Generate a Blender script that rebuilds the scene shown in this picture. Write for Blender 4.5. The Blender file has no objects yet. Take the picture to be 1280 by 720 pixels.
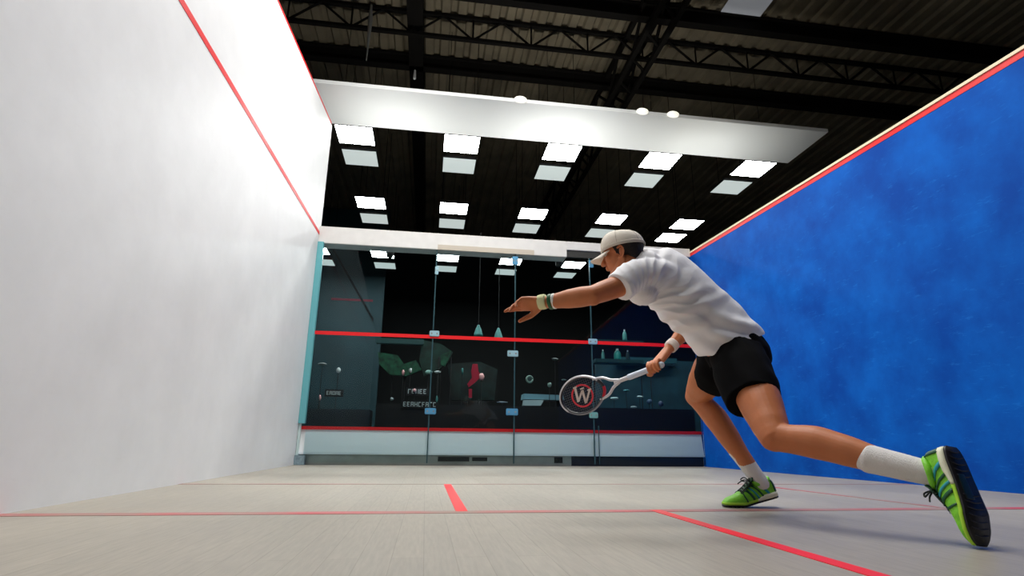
import bpy, bmesh, math, random
from mathutils import Vector, Matrix
from mathutils import noise as mnoise
random.seed(7)
V = Vector
C = bpy.context.scene.collection

# ------------------------------------------------------------------ camera
F_PX, YAW, PIT, ROL = 700.0, 0.14536, 0.27116, 0.01038
CAM = V((1.689, -8.058, 0.297))
fw = V((math.sin(YAW)*math.cos(PIT), math.cos(YAW)*math.cos(PIT), math.sin(PIT)))
r0 = V((math.cos(YAW), -math.sin(YAW), 0)); u0 = r0.cross(fw)
rt = r0*math.cos(ROL)+u0*math.sin(ROL); up = -r0*math.sin(ROL)+u0*math.cos(ROL)
cd = bpy.data.cameras.new('camera'); cam = bpy.data.objects.new('camera', cd); C.objects.link(cam)
cd.sensor_width = 36; cd.lens = F_PX*36/1280; cd.clip_start = .05; cd.clip_end = 200
m3 = Matrix((rt, up, -fw)).transposed()
cam.matrix_world = Matrix.Translation(CAM) @ m3.to_4x4()
bpy.context.scene.camera = cam
def ray(px, py): return rt*((px-640)/F_PX)-up*((py-360)/F_PX)+fw
def P(px, py, y):
    d = ray(px, py); return CAM+d*((y-CAM.y)/d.y)
def Z(px, py, z):
    d = ray(px, py); return CAM+d*((z-CAM.z)/d.z)

# ------------------------------------------------------------------ materials
def mat(name, col, rough=.5, metal=0, spec=.5, emit=None, estr=0, bump=0, bscale=30, var=0, vscale=8, trans=0, ior=1.45, sss=0, stretch=None, coat=0):
    m = bpy.data.materials.new(name); m.use_nodes = True
    nt = m.node_tree; b = nt.nodes['Principled BSDF']
    b.inputs['Base Color'].default_value = (*col, 1)
    b.inputs['Roughness'].default_value = rough; b.inputs['Metallic'].default_value = metal
    b.inputs['Specular IOR Level'].default_value = spec
    b.inputs['Transmission Weight'].default_value = trans; b.inputs['IOR'].default_value = ior
    b.inputs['Coat Weight'].default_value = coat
    if sss:
        b.inputs['Subsurface Weight'].default_value = sss; b.inputs['Subsurface Scale'].default_value = .02
        b.inputs['Subsurface Radius'].default_value = (1, .4, .2)
    if emit: b.inputs['Emission Color'].default_value = (*emit, 1); b.inputs['Emission Strength'].default_value = estr
    if bump or var:
        tc = nt.nodes.new('ShaderNodeTexCoord'); mp = nt.nodes.new('ShaderNodeMapping')
        nt.links.new(tc.outputs['Object'], mp.inputs[0])
        if stretch: mp.inputs['Scale'].default_value = stretch
    if var:
        n = nt.nodes.new('ShaderNodeTexNoise'); n.inputs['Scale'].default_value = vscale; n.inputs['Detail'].default_value = 6
        nt.links.new(mp.outputs[0], n.inputs['Vector'])
        r = nt.nodes.new('ShaderNodeValToRGB')
        r.color_ramp.elements[0].position = .3; r.color_ramp.elements[1].position = .7
        r.color_ramp.elements[0].color = (*[c*(1-var) for c in col], 1); r.color_ramp.elements[1].color = (*[min(1, c*(1+var)) for c in col], 1)
        nt.links.new(n.outputs['Fac'], r.inputs[0]); nt.links.new(r.outputs[0], b.inputs['Base Color'])
    if bump:
        n = nt.nodes.new('ShaderNodeTexNoise'); n.inputs['Scale'].default_value = bscale; n.inputs['Detail'].default_value = 5
        nt.links.new(mp.outputs[0], n.inputs['Vector'])
        bp = nt.nodes.new('ShaderNodeBump'); bp.inputs['Strength'].default_value = bump; bp.inputs['Distance'].default_value = .01
        nt.links.new(n.outputs['Fac'], bp.inputs['Height']); nt.links.new(bp.outputs[0], b.inputs['Normal'])
    return m

def floor_mat():
    m = bpy.data.materials.new('sprung_wood_floor'); m.use_nodes = True; nt = m.node_tree; b = nt.nodes['Principled BSDF']
    N = nt.nodes.new; L = nt.links.new
    tc = N('ShaderNodeTexCoord')
    def noise(scale, sc, det=5, rough=.55):
        mp = N('ShaderNodeMapping'); mp.inputs['Scale'].default_value = sc; L(tc.outputs['Object'], mp.inputs[0])
        n = N('ShaderNodeTexNoise'); n.inputs['Scale'].default_value = scale; n.inputs['Detail'].default_value = det; n.inputs['Roughness'].default_value = rough
        L(mp.outputs[0], n.inputs['Vector']); return n
    # boards running towards the front wall
    mp = N('ShaderNodeMapping'); mp.inputs['Rotation'].default_value = (0, 0, math.pi/2); L(tc.outputs['Object'], mp.inputs[0])
    br = N('ShaderNodeTexBrick'); br.inputs['Scale'].default_value = 1; br.inputs['Brick Width'].default_value = 1.6; br.inputs['Row Height'].default_value = .085
    br.inputs['Mortar Size'].default_value = .0012; br.inputs['Bias'].default_value = 0
    br.inputs['Color1'].default_value = (.36, .325, .268, 1); br.inputs['Color2'].default_value = (.335, .302, .25, 1); br.inputs['Mortar'].default_value = (.27, .24, .195, 1)
    L(mp.outputs[0], br.inputs['Vector'])
    g = noise(14, (6, .5, 1)); d = noise(1.2, (1, .55, 1), 4)
    r1 = N('ShaderNodeMapRange'); r1.inputs['From Min'].default_value = .3; r1.inputs['From Max'].default_value = .7; r1.inputs['To Min'].default_value = .90; r1.inputs['To Max'].default_value = 1.09
    L(g.outputs['Fac'], r1.inputs['Value'])
    r2 = N('ShaderNodeMapRange'); r2.inputs['From Min'].default_value = .3; r2.inputs['From Max'].default_value = .7; r2.inputs['To Min'].default_value = .86; r2.inputs['To Max'].default_value = 1.1
    L(d.outputs['Fac'], r2.inputs['Value'])
    mu = N('ShaderNodeMath'); mu.operation = 'MULTIPLY'; L(r1.outputs[0], mu.inputs[0]); L(r2.outputs[0], mu.inputs[1])
    vm = N('ShaderNodeVectorMath'); vm.operation = 'SCALE'; L(br.outputs['Color'], vm.inputs[0]); L(mu.outputs[0], vm.inputs['Scale'])
    L(vm.outputs[0], b.inputs['Base Color'])
    b.inputs['Roughness'].default_value = .42; b.inputs['Specular IOR Level'].default_value = .35
    rr = N('ShaderNodeMapRange'); rr.inputs['To Min'].default_value = .3; rr.inputs['To Max'].default_value = .55; L(d.outputs['Fac'], rr.inputs['Value']); L(rr.outputs[0], b.inputs['Roughness'])
    bp = N('ShaderNodeBump'); bp.inputs['Strength'].default_value = .15; bp.inputs['Distance'].default_value = .003; L(g.outputs['Fac'], bp.inputs['Height']); L(bp.outputs[0], b.inputs['Normal'])
    return m

def plaster_mat(name, c1, c2, scuff, scol, rough=.5, sc=(1, 1, 1), spec=.3):
    m = bpy.data.materials.new(name); m.use_nodes = True; nt = m.node_tree; b = nt.nodes['Principled BSDF']
    N = nt.nodes.new; L = nt.links.new
    tc = N('ShaderNodeTexCoord')
    mp = N('ShaderNodeMapping'); mp.inputs['Scale'].default_value = sc; L(tc.outputs['Object'], mp.inputs[0])
    n = N('ShaderNodeTexNoise'); n.inputs['Scale'].default_value = 2.2; n.inputs['Detail'].default_value = 7; n.inputs['Roughness'].default_value = .6; L(mp.outputs[0], n.inputs['Vector'])
    r = N('ShaderNodeValToRGB'); r.color_ramp.elements[0].position = .35; r.color_ramp.elements[1].position = .68
    r.color_ramp.elements[0].color = (*c1, 1); r.color_ramp.elements[1].color = (*c2, 1); L(n.outputs['Fac'], r.inputs[0])
    # ball scuffs: short streaks along the wall
    mp2 = N('ShaderNodeMapping'); mp2.inputs['Scale'].default_value = (1, 2.2, 9); L(tc.outputs['Object'], mp2.inputs[0])
    n2 = N('ShaderNodeTexNoise'); n2.inputs['Scale'].default_value = 3.2; n2.inputs['Detail'].default_value = 9; n2.inputs['Roughness'].default_value = .72; L(mp2.outputs[0], n2.inputs['Vector'])
    r2 = N('ShaderNodeValToRGB'); r2.color_ramp.elements[0].position = .58; r2.color_ramp.elements[1].position = .74
    r2.color_ramp.elements[0].color = (0, 0, 0, 1); r2.color_ramp.elements[1].color = (scuff,)*3+(1,); L(n2.outputs['Fac'], r2.inputs[0])
    mx = N('ShaderNodeMix'); mx.data_type = 'RGBA'; L(r2.outputs[0], mx.inputs[0]); L(r.outputs[0], mx.inputs[6]); mx.inputs[7].default_value = (*scol, 1)
    L(mx.outputs[2], b.inputs['Base Color'])
    b.inputs['Roughness'].default_value = rough; b.inputs['Specular IOR Level'].default_value = spec
    n3 = N('ShaderNodeTexNoise'); n3.inputs['Scale'].default_value = 60; n3.inputs['Detail'].default_value = 4; L(tc.outputs['Object'], n3.inputs['Vector'])
    ad = N('ShaderNodeMath'); ad.operation = 'ADD'; L(n3.outputs['Fac'], ad.inputs[0]); L(n2.outputs['Fac'], ad.inputs[1])
    bp = N('ShaderNodeBump'); bp.inputs['Strength'].default_value = .07; bp.inputs['Distance'].default_value = .003; L(ad.outputs[0], bp.inputs['Height']); L(bp.outputs[0], b.inputs['Normal'])
    return m

def worn_line_mat(name, col, under, lo=.38, hi=.62, amt=1.0):
    m = bpy.data.materials.new(name); m.use_nodes = True; nt = m.node_tree; b = nt.nodes['Principled BSDF']
    N = nt.nodes.new; L = nt.links.new
    tc = N('ShaderNodeTexCoord'); n = N('ShaderNodeTexNoise'); n.inputs['Scale'].default_value = 1.3; n.inputs['Detail'].default_value = 6; L(tc.outputs['Object'], n.inputs['Vector'])
    r = N('ShaderNodeMapRange'); r.inputs['From Min'].default_value = lo; r.inputs['From Max'].default_value = hi; r.inputs['To Max'].default_value = amt; L(n.outputs['Fac'], r.inputs['Value'])
    mx = N('ShaderNodeMix'); mx.data_type = 'RGBA'; L(r.outputs[0], mx.inputs[0]); mx.inputs[6].default_value = (*under, 1); mx.inputs[7].default_value = (*col, 1)
    L(mx.outputs[2], b.inputs['Base Color']); b.inputs['Roughness'].default_value = .5
    return m

M = {}
M['floor'] = floor_mat()
M['white_wall'] = plaster_mat('white_court_plaster', (.80, .80, .79), (.86, .86, .85), .12, (.6, .6, .58), .45)
M['blue_wall'] = plaster_mat('blue_court_plaster', (.001, .060, .36), (.002, .115, .54), .4, (.03, .26, .78), .6, spec=.08)
M['red'] = mat('red_line_paint', (.80, .008, .012), .45)
M['red_floor'] = mat('red_floor_line', (.85, .006, .012), .45)
M['red_worn'] = worn_line_mat('worn_red_floor_line', (.55, .05, .075), (.33, .20, .16), .42, .62)
M['red_faint'] = worn_line_mat('faint_red_floor_line', (.38, .17, .15), (.31, .26, .21))
M['cream'] = mat('cream_wood_cap', (.85, .72, .5), .5)
M['tin'] = mat('white_tin_board', (.92, .93, .94), .4)
M['white_steel'] = mat('white_painted_steel', (.72, .71, .68), .4, var=.04)
M['grey_metal'] = mat('brushed_grey_metal', (.30, .31, .29), .4, .3, var=.15, vscale=5)
M['black'] = mat('matt_black', (.002, .002, .003), .6)
M['soffit'] = mat('white_reflector_board', (.84, .86, .84), .5)
M['steel_dark'] = mat('dark_roof_steel', (.006, .005, .004), .8, spec=.15)
M['deck'] = mat('brown_roof_deck', (.17, .14, .09), .7, var=.25, vscale=1.5)
M['lamp'] = mat('white_diffuser', (.9, .9, .9), .5, emit=(.97, 1, .98), estr=42)
M['lamp_court'] = mat('court_diffuser', (.9, .9, .9), .5, emit=(1, .985, .96), estr=3)
M['lamp_dim'] = mat('dimmed_diffuser', (.5, .55, .53), .5, emit=(.80, .9, .87), estr=.62)
M['lampframe'] = mat('black_lamp_housing', (.01, .01, .01), .5)
M['teal_edge'] = mat('teal_glass_edge', (.16, .50, .54), .25, trans=.15, spec=.6)
M['joint'] = mat('glass_joint', (.035, .085, .10), .25)
M['bracket'] = mat('polished_patch_fitting', (.42, .66, .74), .3, .35)
M['bracket_blue'] = mat('blue_patch_fitting', (.10, .33, .55), .35, .2)
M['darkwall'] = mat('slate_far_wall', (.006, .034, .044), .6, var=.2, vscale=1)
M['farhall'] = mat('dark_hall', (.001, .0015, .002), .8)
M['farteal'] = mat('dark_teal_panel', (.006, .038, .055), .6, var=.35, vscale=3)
M['green'] = mat('dim_green_cloth', (.004, .06, .028), .7, var=.7, vscale=9)
M['green2'] = mat('dark_green_cloth', (.002, .022, .015), .7, var=.7, vscale=5)
M['paleteal'] = mat('pale_teal_plastic', (.05, .22, .21), .5)
M['crimson'] = mat('crimson_cloth', (.35, .005, .03), .6)
M['pink'] = mat('pale_pink', (.7, .35, .35), .6)
M['offwhite'] = mat('offwhite_items', (.55, .62, .62), .5)
M['rod'] = mat('dark_rod', (.008, .01, .01), .6)
M['benchblue'] = mat('pale_blue_board', (.16, .33, .40), .5)
gl = bpy.data.materials.new('clear_wall_glass'); gl.use_nodes = True
nt_ = gl.node_tree; nt_.nodes.remove(nt_.nodes['Principled BSDF'])
tr_ = nt_.nodes.new('ShaderNodeBsdfTransparent'); tr_.inputs[0].default_value = (.92, .975, .98, 1)
gs_ = nt_.nodes.new('ShaderNodeBsdfGlossy'); gs_.inputs['Roughness'].default_value = 0; gs_.inputs[0].default_value = (.8, .95, 1, 1)
fr_ = nt_.nodes.new('ShaderNodeFresnel'); fr_.inputs[0].default_value = 1.2
mx_ = nt_.nodes.new('ShaderNodeMixShader')
nt_.links.new(fr_.outputs[0], mx_.inputs[0]); nt_.links.new(tr_.outputs[0], mx_.inputs[1]); nt_.links.new(gs_.outputs[0], mx_.inputs[2])
nt_.links.new(mx_.outputs[0], nt_.nodes['Material Output'].inputs[0])
M['glass'] = gl
M['skin'] = mat('tanned_skin', (.52, .175, .065), .5, sss=.12, var=.10, vscale=9, bump=.08, bscale=60)
M['shirt'] = mat('white_jersey', (.88, .88, .90), .8, bump=.15, bscale=25)
M['shorts'] = mat('black_shorts_cloth', (.0025, .0025, .003), .9, spec=.1)
M['cap'] = mat('cream_cap_cotton', (.80, .74, .64), .8, bump=.2, bscale=60)
M['capunder'] = mat('brim_underside', (.62, .40, .36), .8)
M['hair'] = mat('dark_brown_hair', (.010, .006, .004), .6, bump=.6, bscale=90, stretch=(1, 1, 6))
M['sock'] = mat('white_ribbed_sock', (.74, .72, .70), .9, bump=.35, bscale=70, stretch=(4, 4, .6))
M['lime'] = mat('lime_green_mesh', (.20, .62, .03), .5, bump=.3, bscale=120, var=.15, vscale=30)
M['dkgreen'] = mat('dark_green_overlay', (.008, .08, .03), .45)
M['teal'] = mat('teal_overlay', (.02, .30, .36), .4)
M['sole_black'] = mat('black_outsole_rubber', (.008, .008, .012), .45)
M['sole_white'] = mat('pale_midsole_foam', (.80, .82, .62), .5)
M['sole_lime'] = mat('lime_midsole_foam', (.40, .72, .04), .5)
M['lace'] = mat('dark_lace', (.010, .016, .012), .7)
M['band_cream'] = mat('cream_wristband', (.72, .74, .42), .85, bump=.4, bscale=90)
M['band_green'] = mat('green_watch_strap', (.01, .10, .035), .5)
M['band_white'] = mat('white_wristband', (.78, .80, .76), .8)
M['racket_silver'] = mat('silver_frame', (.62, .62, .66), .3, .3)
M['racket_black'] = mat('black_frame', (.02, .02, .025), .35)
M['racket_red'] = mat('red_frame_accent', (.55, .01, .03), .4)
M['grip'] = mat('pale_blue_grip_tape', (.62, .70, .82), .7)
M['string'] = mat('dark_strings', (.09, .09, .10), .5)
M['ink_red'] = mat('red_stencil_ink', (.62, .03, .05), .6)
M['ink_cream'] = mat('cream_stencil_ink', (.62, .55, .50), .6)

# ------------------------------------------------------------------ helpers
def obj(name, bm, m, parent=None, smooth=False, kind=None, mats=None):
    me = bpy.data.meshes.new(name); bmesh.ops.recalc_face_normals(bm, faces=bm.faces[:]); bm.to_mesh(me); bm.free()
    for x in (mats or [m]): me.materials.append(x)
    if smooth:
        for p in me.polygons: p.use_smooth = True
    o = bpy.data.objects.new(name, me); C.objects.link(o)
    if parent: o.parent = parent
    if kind: o['kind'] = kind
    return o
def empty(name, loc=(0, 0, 0), label=None, cat=None, group=None, kind=None):
    o = bpy.data.objects.new(name, None); C.objects.link(o); o.location = loc; o.empty_display_size = .1
    tag(o, label, cat, group, kind); return o
def tag(o, label=None, cat=None, group=None, kind=None):
    if label: o['label'] = label
    if cat: o['category'] = cat
    if group: o['group'] = group
    if kind: o['kind'] = kind
    return o
def box(bm, a, b, bev=0):
    x0, y0, z0 = [min(p, q) for p, q in zip(a, b)]; x1, y1, z1 = [max(p, q) for p, q in zip(a, b)]
    vs = [bm.verts.new(c) for c in ((x0,y0,z0),(x1,y0,z0),(x1,y1,z0),(x0,y1,z0),(x0,y0,z1),(x1,y0,z1),(x1,y1,z1),(x0,y1,z1))]
    fs = [bm.faces.new([vs[i] for i in f]) for f in ((0,3,2,1),(4,5,6,7),(0,1,5,4),(1,2,6,5),(2,3,7,6),(3,0,4,7))]
    if bev:
        es = {e for f in fs for e in f.edges}
        bmesh.ops.bevel(bm, geom=list(es), offset=bev, segments=2, affect='EDGES')
    return bm
def prism(bm, pts, d):
    """closed polygon pts (3-D) extruded by vector d"""
    a = [bm.verts.new(p) for p in pts]; c = [bm.verts.new(V(p)+d) for p in pts]; n = len(pts)
    bm.faces.new(a); bm.faces.new(c[::-1])
    for i in range(n): bm.faces.new((a[i], c[i], c[(i+1) % n], a[(i+1) % n]))
    return bm
def rod(bm, a, b, r, n=6):
    return loft(bm, [a, b], [r, r], n=n, sub=1, dome=False)
def cat(p, t):
    """Catmull-Rom through list p at parameter t in [0,len-1]"""
    n = len(p)-1; i = min(int(t), n-1); u = t-i
    p1, p2 = p[i], p[i+1]; p0 = p[i-1] if i > 0 else p1*2-p2; p3 = p[i+2] if i+2 <= n else p2*2-p1
    return .5*((2*p1)+(p2-p0)*u+(2*p0-5*p1+4*p2-p3)*u*u+(3*p1-p0-3*p2+p3)*u*u*u)
def loft(bm, pts, ra, rb=None, ref=None, n=20, sub=5, dome=True, cap=True, closed=False, power=2.0):
    """tube through pts; ra radius along ref, rb across it; ref a vector or one per point"""
    pts = [V(p) for p in pts]; rb = rb or ra
    K = len(pts); T = []
    steps = (K-1)*sub
    for k in range(steps+1):
        t = k/sub; T.append(t)
    C_ = [cat(pts, t) for t in T]
    def sc(l, t):
        i = min(int(t), K-2); u = t-i
        if sub > 1: u = u*u*(3-2*u)*.5+u*.5
        return l[i]*(1-u)+l[i+1]*u
    RA = [sc(ra, t) for t in T]; RB = [sc(rb, t) for t in T]
    if ref is None: ref = V((0, 0, 1)) if abs((pts[-1]-pts[0]).normalized().z) < .9 else V((1, 0, 0))
    REF = [(sc(ref, t) if isinstance(ref, list) else ref) for t in T]
    rings = []
    fr = []
    for k in range(len(C_)):
        d = (C_[min(k+1, len(C_)-1)]-C_[max(k-1, 0)]).normalized()
        a = (REF[k]-d*REF[k].dot(d)).normalized(); fr.append((d, a, d.cross(a)))
    seq = [(C_[k], RA[k], RB[k], fr[k]) for k in range(len(C_))]
    if dome:
        pre = []; post = []
        for j in (1, 2, 3):
            w = math.radians(j*27)
            m0 = min(RA[0], RB[0]); m1 = min(RA[-1], RB[-1])
            pre.insert(0, (C_[0]-fr[0][0]*m0*math.sin(w), RA[0]*math.cos(w), RB[0]*math.cos(w), fr[0]))
            post.append((C_[-1]+fr[-1][0]*m1*math.sin(w), RA[-1]*math.cos(w), RB[-1]*math.cos(w), fr[-1]))
        seq = pre+seq+post
    for c, a_, b_, (d, a, s) in seq:
        ring = []
        for i in range(n):
            w = 2*math.pi*i/n; cw, sw = math.cos(w), math.sin(w)
            if power != 2:
                cw = math.copysign(abs(cw)**(2/power), cw); sw = math.copysign(abs(sw)**(2/power), sw)
            ring.append(bm.verts.new(c+a*(a_*cw)+s*(b_*sw)))
        rings.append(ring)
    for i in range(len(rings)-1):
        for j in range(n): bm.faces.new((rings[i][j], rings[i][(j+1) % n], rings[i+1][(j+1) % n], rings[i+1][j]))
    if cap: bm.faces.new(rings[0][::-1]); bm.faces.new(rings[-1])
    return bm
def ellipsoid(bm, c, axes, n=16):
    """axes: three vectors giving semi-axes"""
    m = Matrix(axes).transposed().to_4x4(); m.translation = c
    bmesh.ops.create_uvsphere(bm, u_segments=n, v_segments=max(6, n//2), radius=1, matrix=m); return bm
def fuse(name, bm, m, parent, vox=.004, it=4, disp=None, mats=None):
    """one continuous surface out of overlapping volumes"""
    bmesh.ops.recalc_face_normals(bm, faces=bm.faces[:])
    me = bpy.data.meshes.new(name+'_raw'); bm.to_mesh(me); bm.free()
    o = bpy.data.objects.new(name+'_raw', me); C.objects.link(o)
    r = o.modifiers.new('r', 'REMESH'); r.mode = 'VOXEL'; r.voxel_size = vox; r.use_smooth_shade = True
    s = o.modifiers.new('s', 'SMOOTH'); s.factor = .5; s.iterations = it
    dg = bpy.context.evaluated_depsgraph_get()
    me2 = bpy.data.meshes.new_from_object(o.evaluated_get(dg)); bpy.data.objects.remove(o)
    me2.name = name; me2.materials.clear()
    for x in (mats or [m]): me2.materials.append(x)
    if disp:
        nrm = [v.normal.copy() for v in me2.vertices]
        for v, nn in zip(me2.vertices, nrm): v.co += nn*disp(v.co, nn)
    for p in me2.polygons: p.use_smooth = True
    q = bpy.data.objects.new(name, me2); C.objects.link(q)
    if parent: q.parent = parent
    return q

# ------------------------------------------------------------------ the court
W = 5.76; YB = -9.4
def struct(name, bm, m, parent=None): return obj(name, bm, m, parent, kind=None if parent else 'structure')
struct('floor', box(bmesh.new(), (-.3, YB-2.5, -.1), (W+.3, .35, 0)), M['floor'])

def side_wall(name, x0, x1, zf, sl, m):
    bm = bmesh.new(); yb = YB
    prism(bm, [(x0, .06, 0), (x0, yb, 0), (x0, yb, zf+sl*(-yb)), (x0, .06, zf)], V((x1-x0, 0, 0)))
    return struct(name, bm, m)
ZL, SLL = 5.07, -.161
wl = side_wall('wall_left', 0, -.25, ZL, SLL, M['white_wall'])
Z0, SL = 3.243, -.047
wr = side_wall('wall_right', W, W+.25, Z0+.04, SL, M['blue_wall'])
def wall_stripe(name, x, dx, z, sl, w, m, label=None, top=False):
    bm = bmesh.new(); ya, yb = -.002, YB
    prism(bm, [(x, ya, z-w/2), (x, yb, z+sl*(-yb)-w/2), (x, yb, z+sl*(-yb)+w/2), (x, ya, z+w/2)], V((dx, 0, 0)))
    return bm
struct('trim_1', wall_stripe('a', 0, .003, Z0, SL, .05, M['red']), M['red'])
struct('trim_2', wall_stripe('a', W, -.003, Z0+.012, SL, .05, M['red']), M['red'])
# red edge running along the top of the white wall, cream cap on the blue one
struct('trim_3', wall_stripe('a', 0.001, -.02, ZL+.012, SLL, .024, M['red']), M['red'])
bm = bmesh.new(); prism(bm, [(W-.012, .06, Z0+.04), (W-.012, YB, Z0+.04+SL*-YB), (W-.012, YB, Z0+.065+SL*-YB), (W-.012, .06, Z0+.065)], V((.262, 0, 0)))
struct('trim_4', bm, M['cream'])

# floor lines (thin paint)
def fline(x0, y0, x1, y1, m, name, z=.0015):
    return struct(name, box(bmesh.new(), (x0, y0, -.002), (x1, y1, z)), m)
YA, YBX, XH, XS = -5.374, -3.60, 1.867, 2.765
fline(0, YA-.045, W, YA+.04, M['red_worn'], 'trim_5')
fline(0, YBX-.04, W, YBX+.04, M['red_faint'], 'trim_6')
fline(XH-.027, YA+.02, XH+.027, YBX-.02, M['red_floor'], 'trim_7', .002)
fline(XS-.012, -8.6, XS+.042, YA+.025, M['red_floor'], 'trim_8', .002)
bm = bmesh.new(); prism(bm, [(4.27, YBX, -.002), (4.31, YBX, -.002), (4.37, YA, -.002), (4.33, YA, -.002)], V((0, 0, .0037)))
struct('trim_9', bm, M['red_worn'])

# front wall: steel header beam
hd = empty('trim_10', (0, 0, 0), kind='structure')
zt = 3.355
obj('header_beam', box(bmesh.new(), (-.0, -.03, zt-.26), (3.72, .22, zt), .006), M['white_steel'], hd)
obj('header_beam', box(bmesh.new(), (3.72, -.03, zt-.14), (W, .22, zt), .006), M['white_steel'], hd)
bm = bmesh.new(); box(bm, (1.73, -.045, zt-.262), (3.2, -.03, zt-.185)); obj('door_rail', bm, mat('beige_door_rail', (.55, .49, .40), .4), hd)
obj('dark_plate', box(bmesh.new(), (3.73, -.01, zt-.25), (4.35, .05, zt-.145)), mat('dark_grey_plate', (.03, .03, .028), .5), hd)

# glass front wall panes with joints and patch fittings
J = [.0, 1.722, 2.917, 4.084, W]
gz = zt-.25
for i in range(4):
    x0, x1 = J[i]+(.10 if i == 0 else .008), J[i+1]-.008
    w = empty('window_%d' % (i+1), ((x0+x1)/2, 0, 0), kind='structure')
    g = obj('glass_pane', box(bmesh.new(), (x0, -.006, .03), (x1, .006, gz+(.01 if i < 3 else .1))), M['glass'], w)
    g.location = -w.location
    if i < 3:
        xx = J[i+1]
        j = obj('joint', box(bmesh.new(), (xx-.008, -.012, .03), (xx+.008, .012, gz)), M['joint'], w); j.location = -w.location
    if i == 3:
        j = obj('joint', box(bmesh.new(), (xx+.065, -.012, .03), (xx+.073, .012, .56)), M['joint'], w); j.location = -w.location
wfin = empty('trim_11', (0, 0, 0), kind='structure')
obj('glass_fin', box(bmesh.new(), (.0, -.06, .53), (.085, .02, gz), .004), M['teal_edge'], wfin)
obj('glass_fin_foot', box(bmesh.new(), (.004, -.03, .03), (.035, .02, .53), .003), mat('clear_edge', (.55, .68, .66), .3), wfin)
obj('floor_clamp', box(bmesh.new(), (.0, -.07, .0), (.13, .02, .125), .006), mat('steel_floor_clamp', (.24, .33, .37), .35, .3, var=.3, vscale=20), wfin)
def fitting(px, py, w, h, m, lab, k=0):
    c = P(px, py, -.02)
    bm = bmesh.new(); box(bm, (c.x-w/2, -.032, c.z-h/2), (c.x+w/2, -.013, c.z+h/2), .008)
    root = empty('glass_clamp', (c.x, -.0125, c.z), lab, 'glass clamp', 'metal patch fittings on the glass joints')
    p = obj('clamp_plate', bm, m, root); p.location = -root.location
    for s in (-1, 1):
        bm = bmesh.new(); rod(bm, (c.x+s*w*.27, -.034, c.z), (c.x+s*w*.27, -.030, c.z), min(.012, w*.15), 10)
        q = obj('bolt', bm, M['grey_metal'], root); q.location = -root.location
fitting(543, 417, .14, .085, M['bracket'], 'silver clamp on the first glass joint, on the upper red line')
fitting(538, 514, .155, .085, M['bracket_blue'], 'blue clamp on the first glass joint from the white wall, near the white board')
fitting(546, 338, .05, .13, M['bracket'], 'slim silver clamp high on the first glass joint, below the beam')
fitting(641, 442, .16, .09, M['bracket'], 'silver clamp on the second glass joint, just below the upper red line')
fitting(640, 515, .17, .095, M['bracket_blue'], 'blue clamp on the second glass joint, near the white board')
fitting(644, 326, .09, .14, M['bracket_blue'], 'small clamp at the top of the second glass joint, under the beam')
fitting(741, 427, .14, .085, M['bracket'], 'silver clamp on the third glass joint, on the upper red line')
fitting(742, 519, .13, .085, mat('green_grey_fitting', (.2, .45, .42), .4, .2), 'green tinted clamp on the third glass joint, right of the racket head')
fitting(739, 330, .07, .12, M['bracket_blue'], 'small clamp at the top of the third glass joint, left of the cap brim')

# the tin, behind the glass, with the red lines
tin = empty('tin_board', (0, .03, .13), 'white board with a red top edge along the foot of the glass wall', 'tin board')
def ch(o, p): o.location = -p.location; return o
bm = bmesh.new(); prism(bm, [(0.02, .016, .165), (W-.01, .016, .165), (W-.012, .06, .46), (0.02, .06, .46)], V((0, .02, 0)))
ch(obj('board', bm, M['tin'], tin), tin)
ch(obj('lower_lip', box(bmesh.new(), (.02, .008, .135), (W-.008, .04, .165), .004), mat('bright_lip', (.88, .9, .92), .35), tin), tin)
ch(obj('red_strip', box(bmesh.new(), (.02, .03, .455), (W-.01, .075, .498), .003), M['red'], tin), tin)
ch(obj('base_rail', box(bmesh.new(), (.02, .03, .0), (3.75, .10, .135), .004), M['grey_metal'], tin), tin)
ch(obj('base_rail', box(bmesh.new(), (3.75, .05, .0), (W-.01, .12, .135), .004), mat('dark_rail', (.008, .010, .02), .5), tin), tin)
for a_3, b_3 in (((1.87, .018, .055), (2.3, .03, .115)), ((2.34, .018, .06), (2.55, .03, .11)), ((3.5, .018, .04), (3.62, .03, .12))):
    ch(obj('vent_slot', box(bmesh.new(), a_3, b_3), M['black'], tin), tin)
zs = 1.771
struct('trim_12', box(bmesh.new(), (.0, -.0075, zs-.025), (W, -.0145, zs+.025)), M['red'])

# soffit / reflector board above the front wall
sf = empty('ceiling', (0, 0, 5.4), kind='structure')
bm = bmesh.new(); box(bm, (-.26, -.555, 5.4), (8.135, .545, 5.46)); ch(obj('reflector_board', bm, M['soffit'], sf), sf)

# ------------------------------------------------------------------ roof
rf = empty('ceiling_roof', (0, 0, 9), kind='structure'); rf.name = 'ceiling.001'
bm = bmesh.new(); x = -12; prof = []
while x < 22:
    prof += [(x, 9.0), (x+.16, 9.0), (x+.20, 9.07), (x+.30, 9.07)]; x += .34
a = [bm.verts.new((p[0], -14, p[1])) for p in prof]; c = [bm.verts.new((p[0], 24, p[1])) for p in prof]
for i in range(len(a)-1): bm.faces.new((a[i], a[i+1], c[i+1], c[i]))
obj('corrugated_deck', bm, M['deck'], None).parent = rf; bpy.data.objects['corrugated_deck'].location = (0, 0, -9)
def girder(name, bm, lab, cat_='roof beam', grp=None):
    o = obj(name, bm, M['steel_dark']); tag(o, lab, cat_, grp); return o
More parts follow.
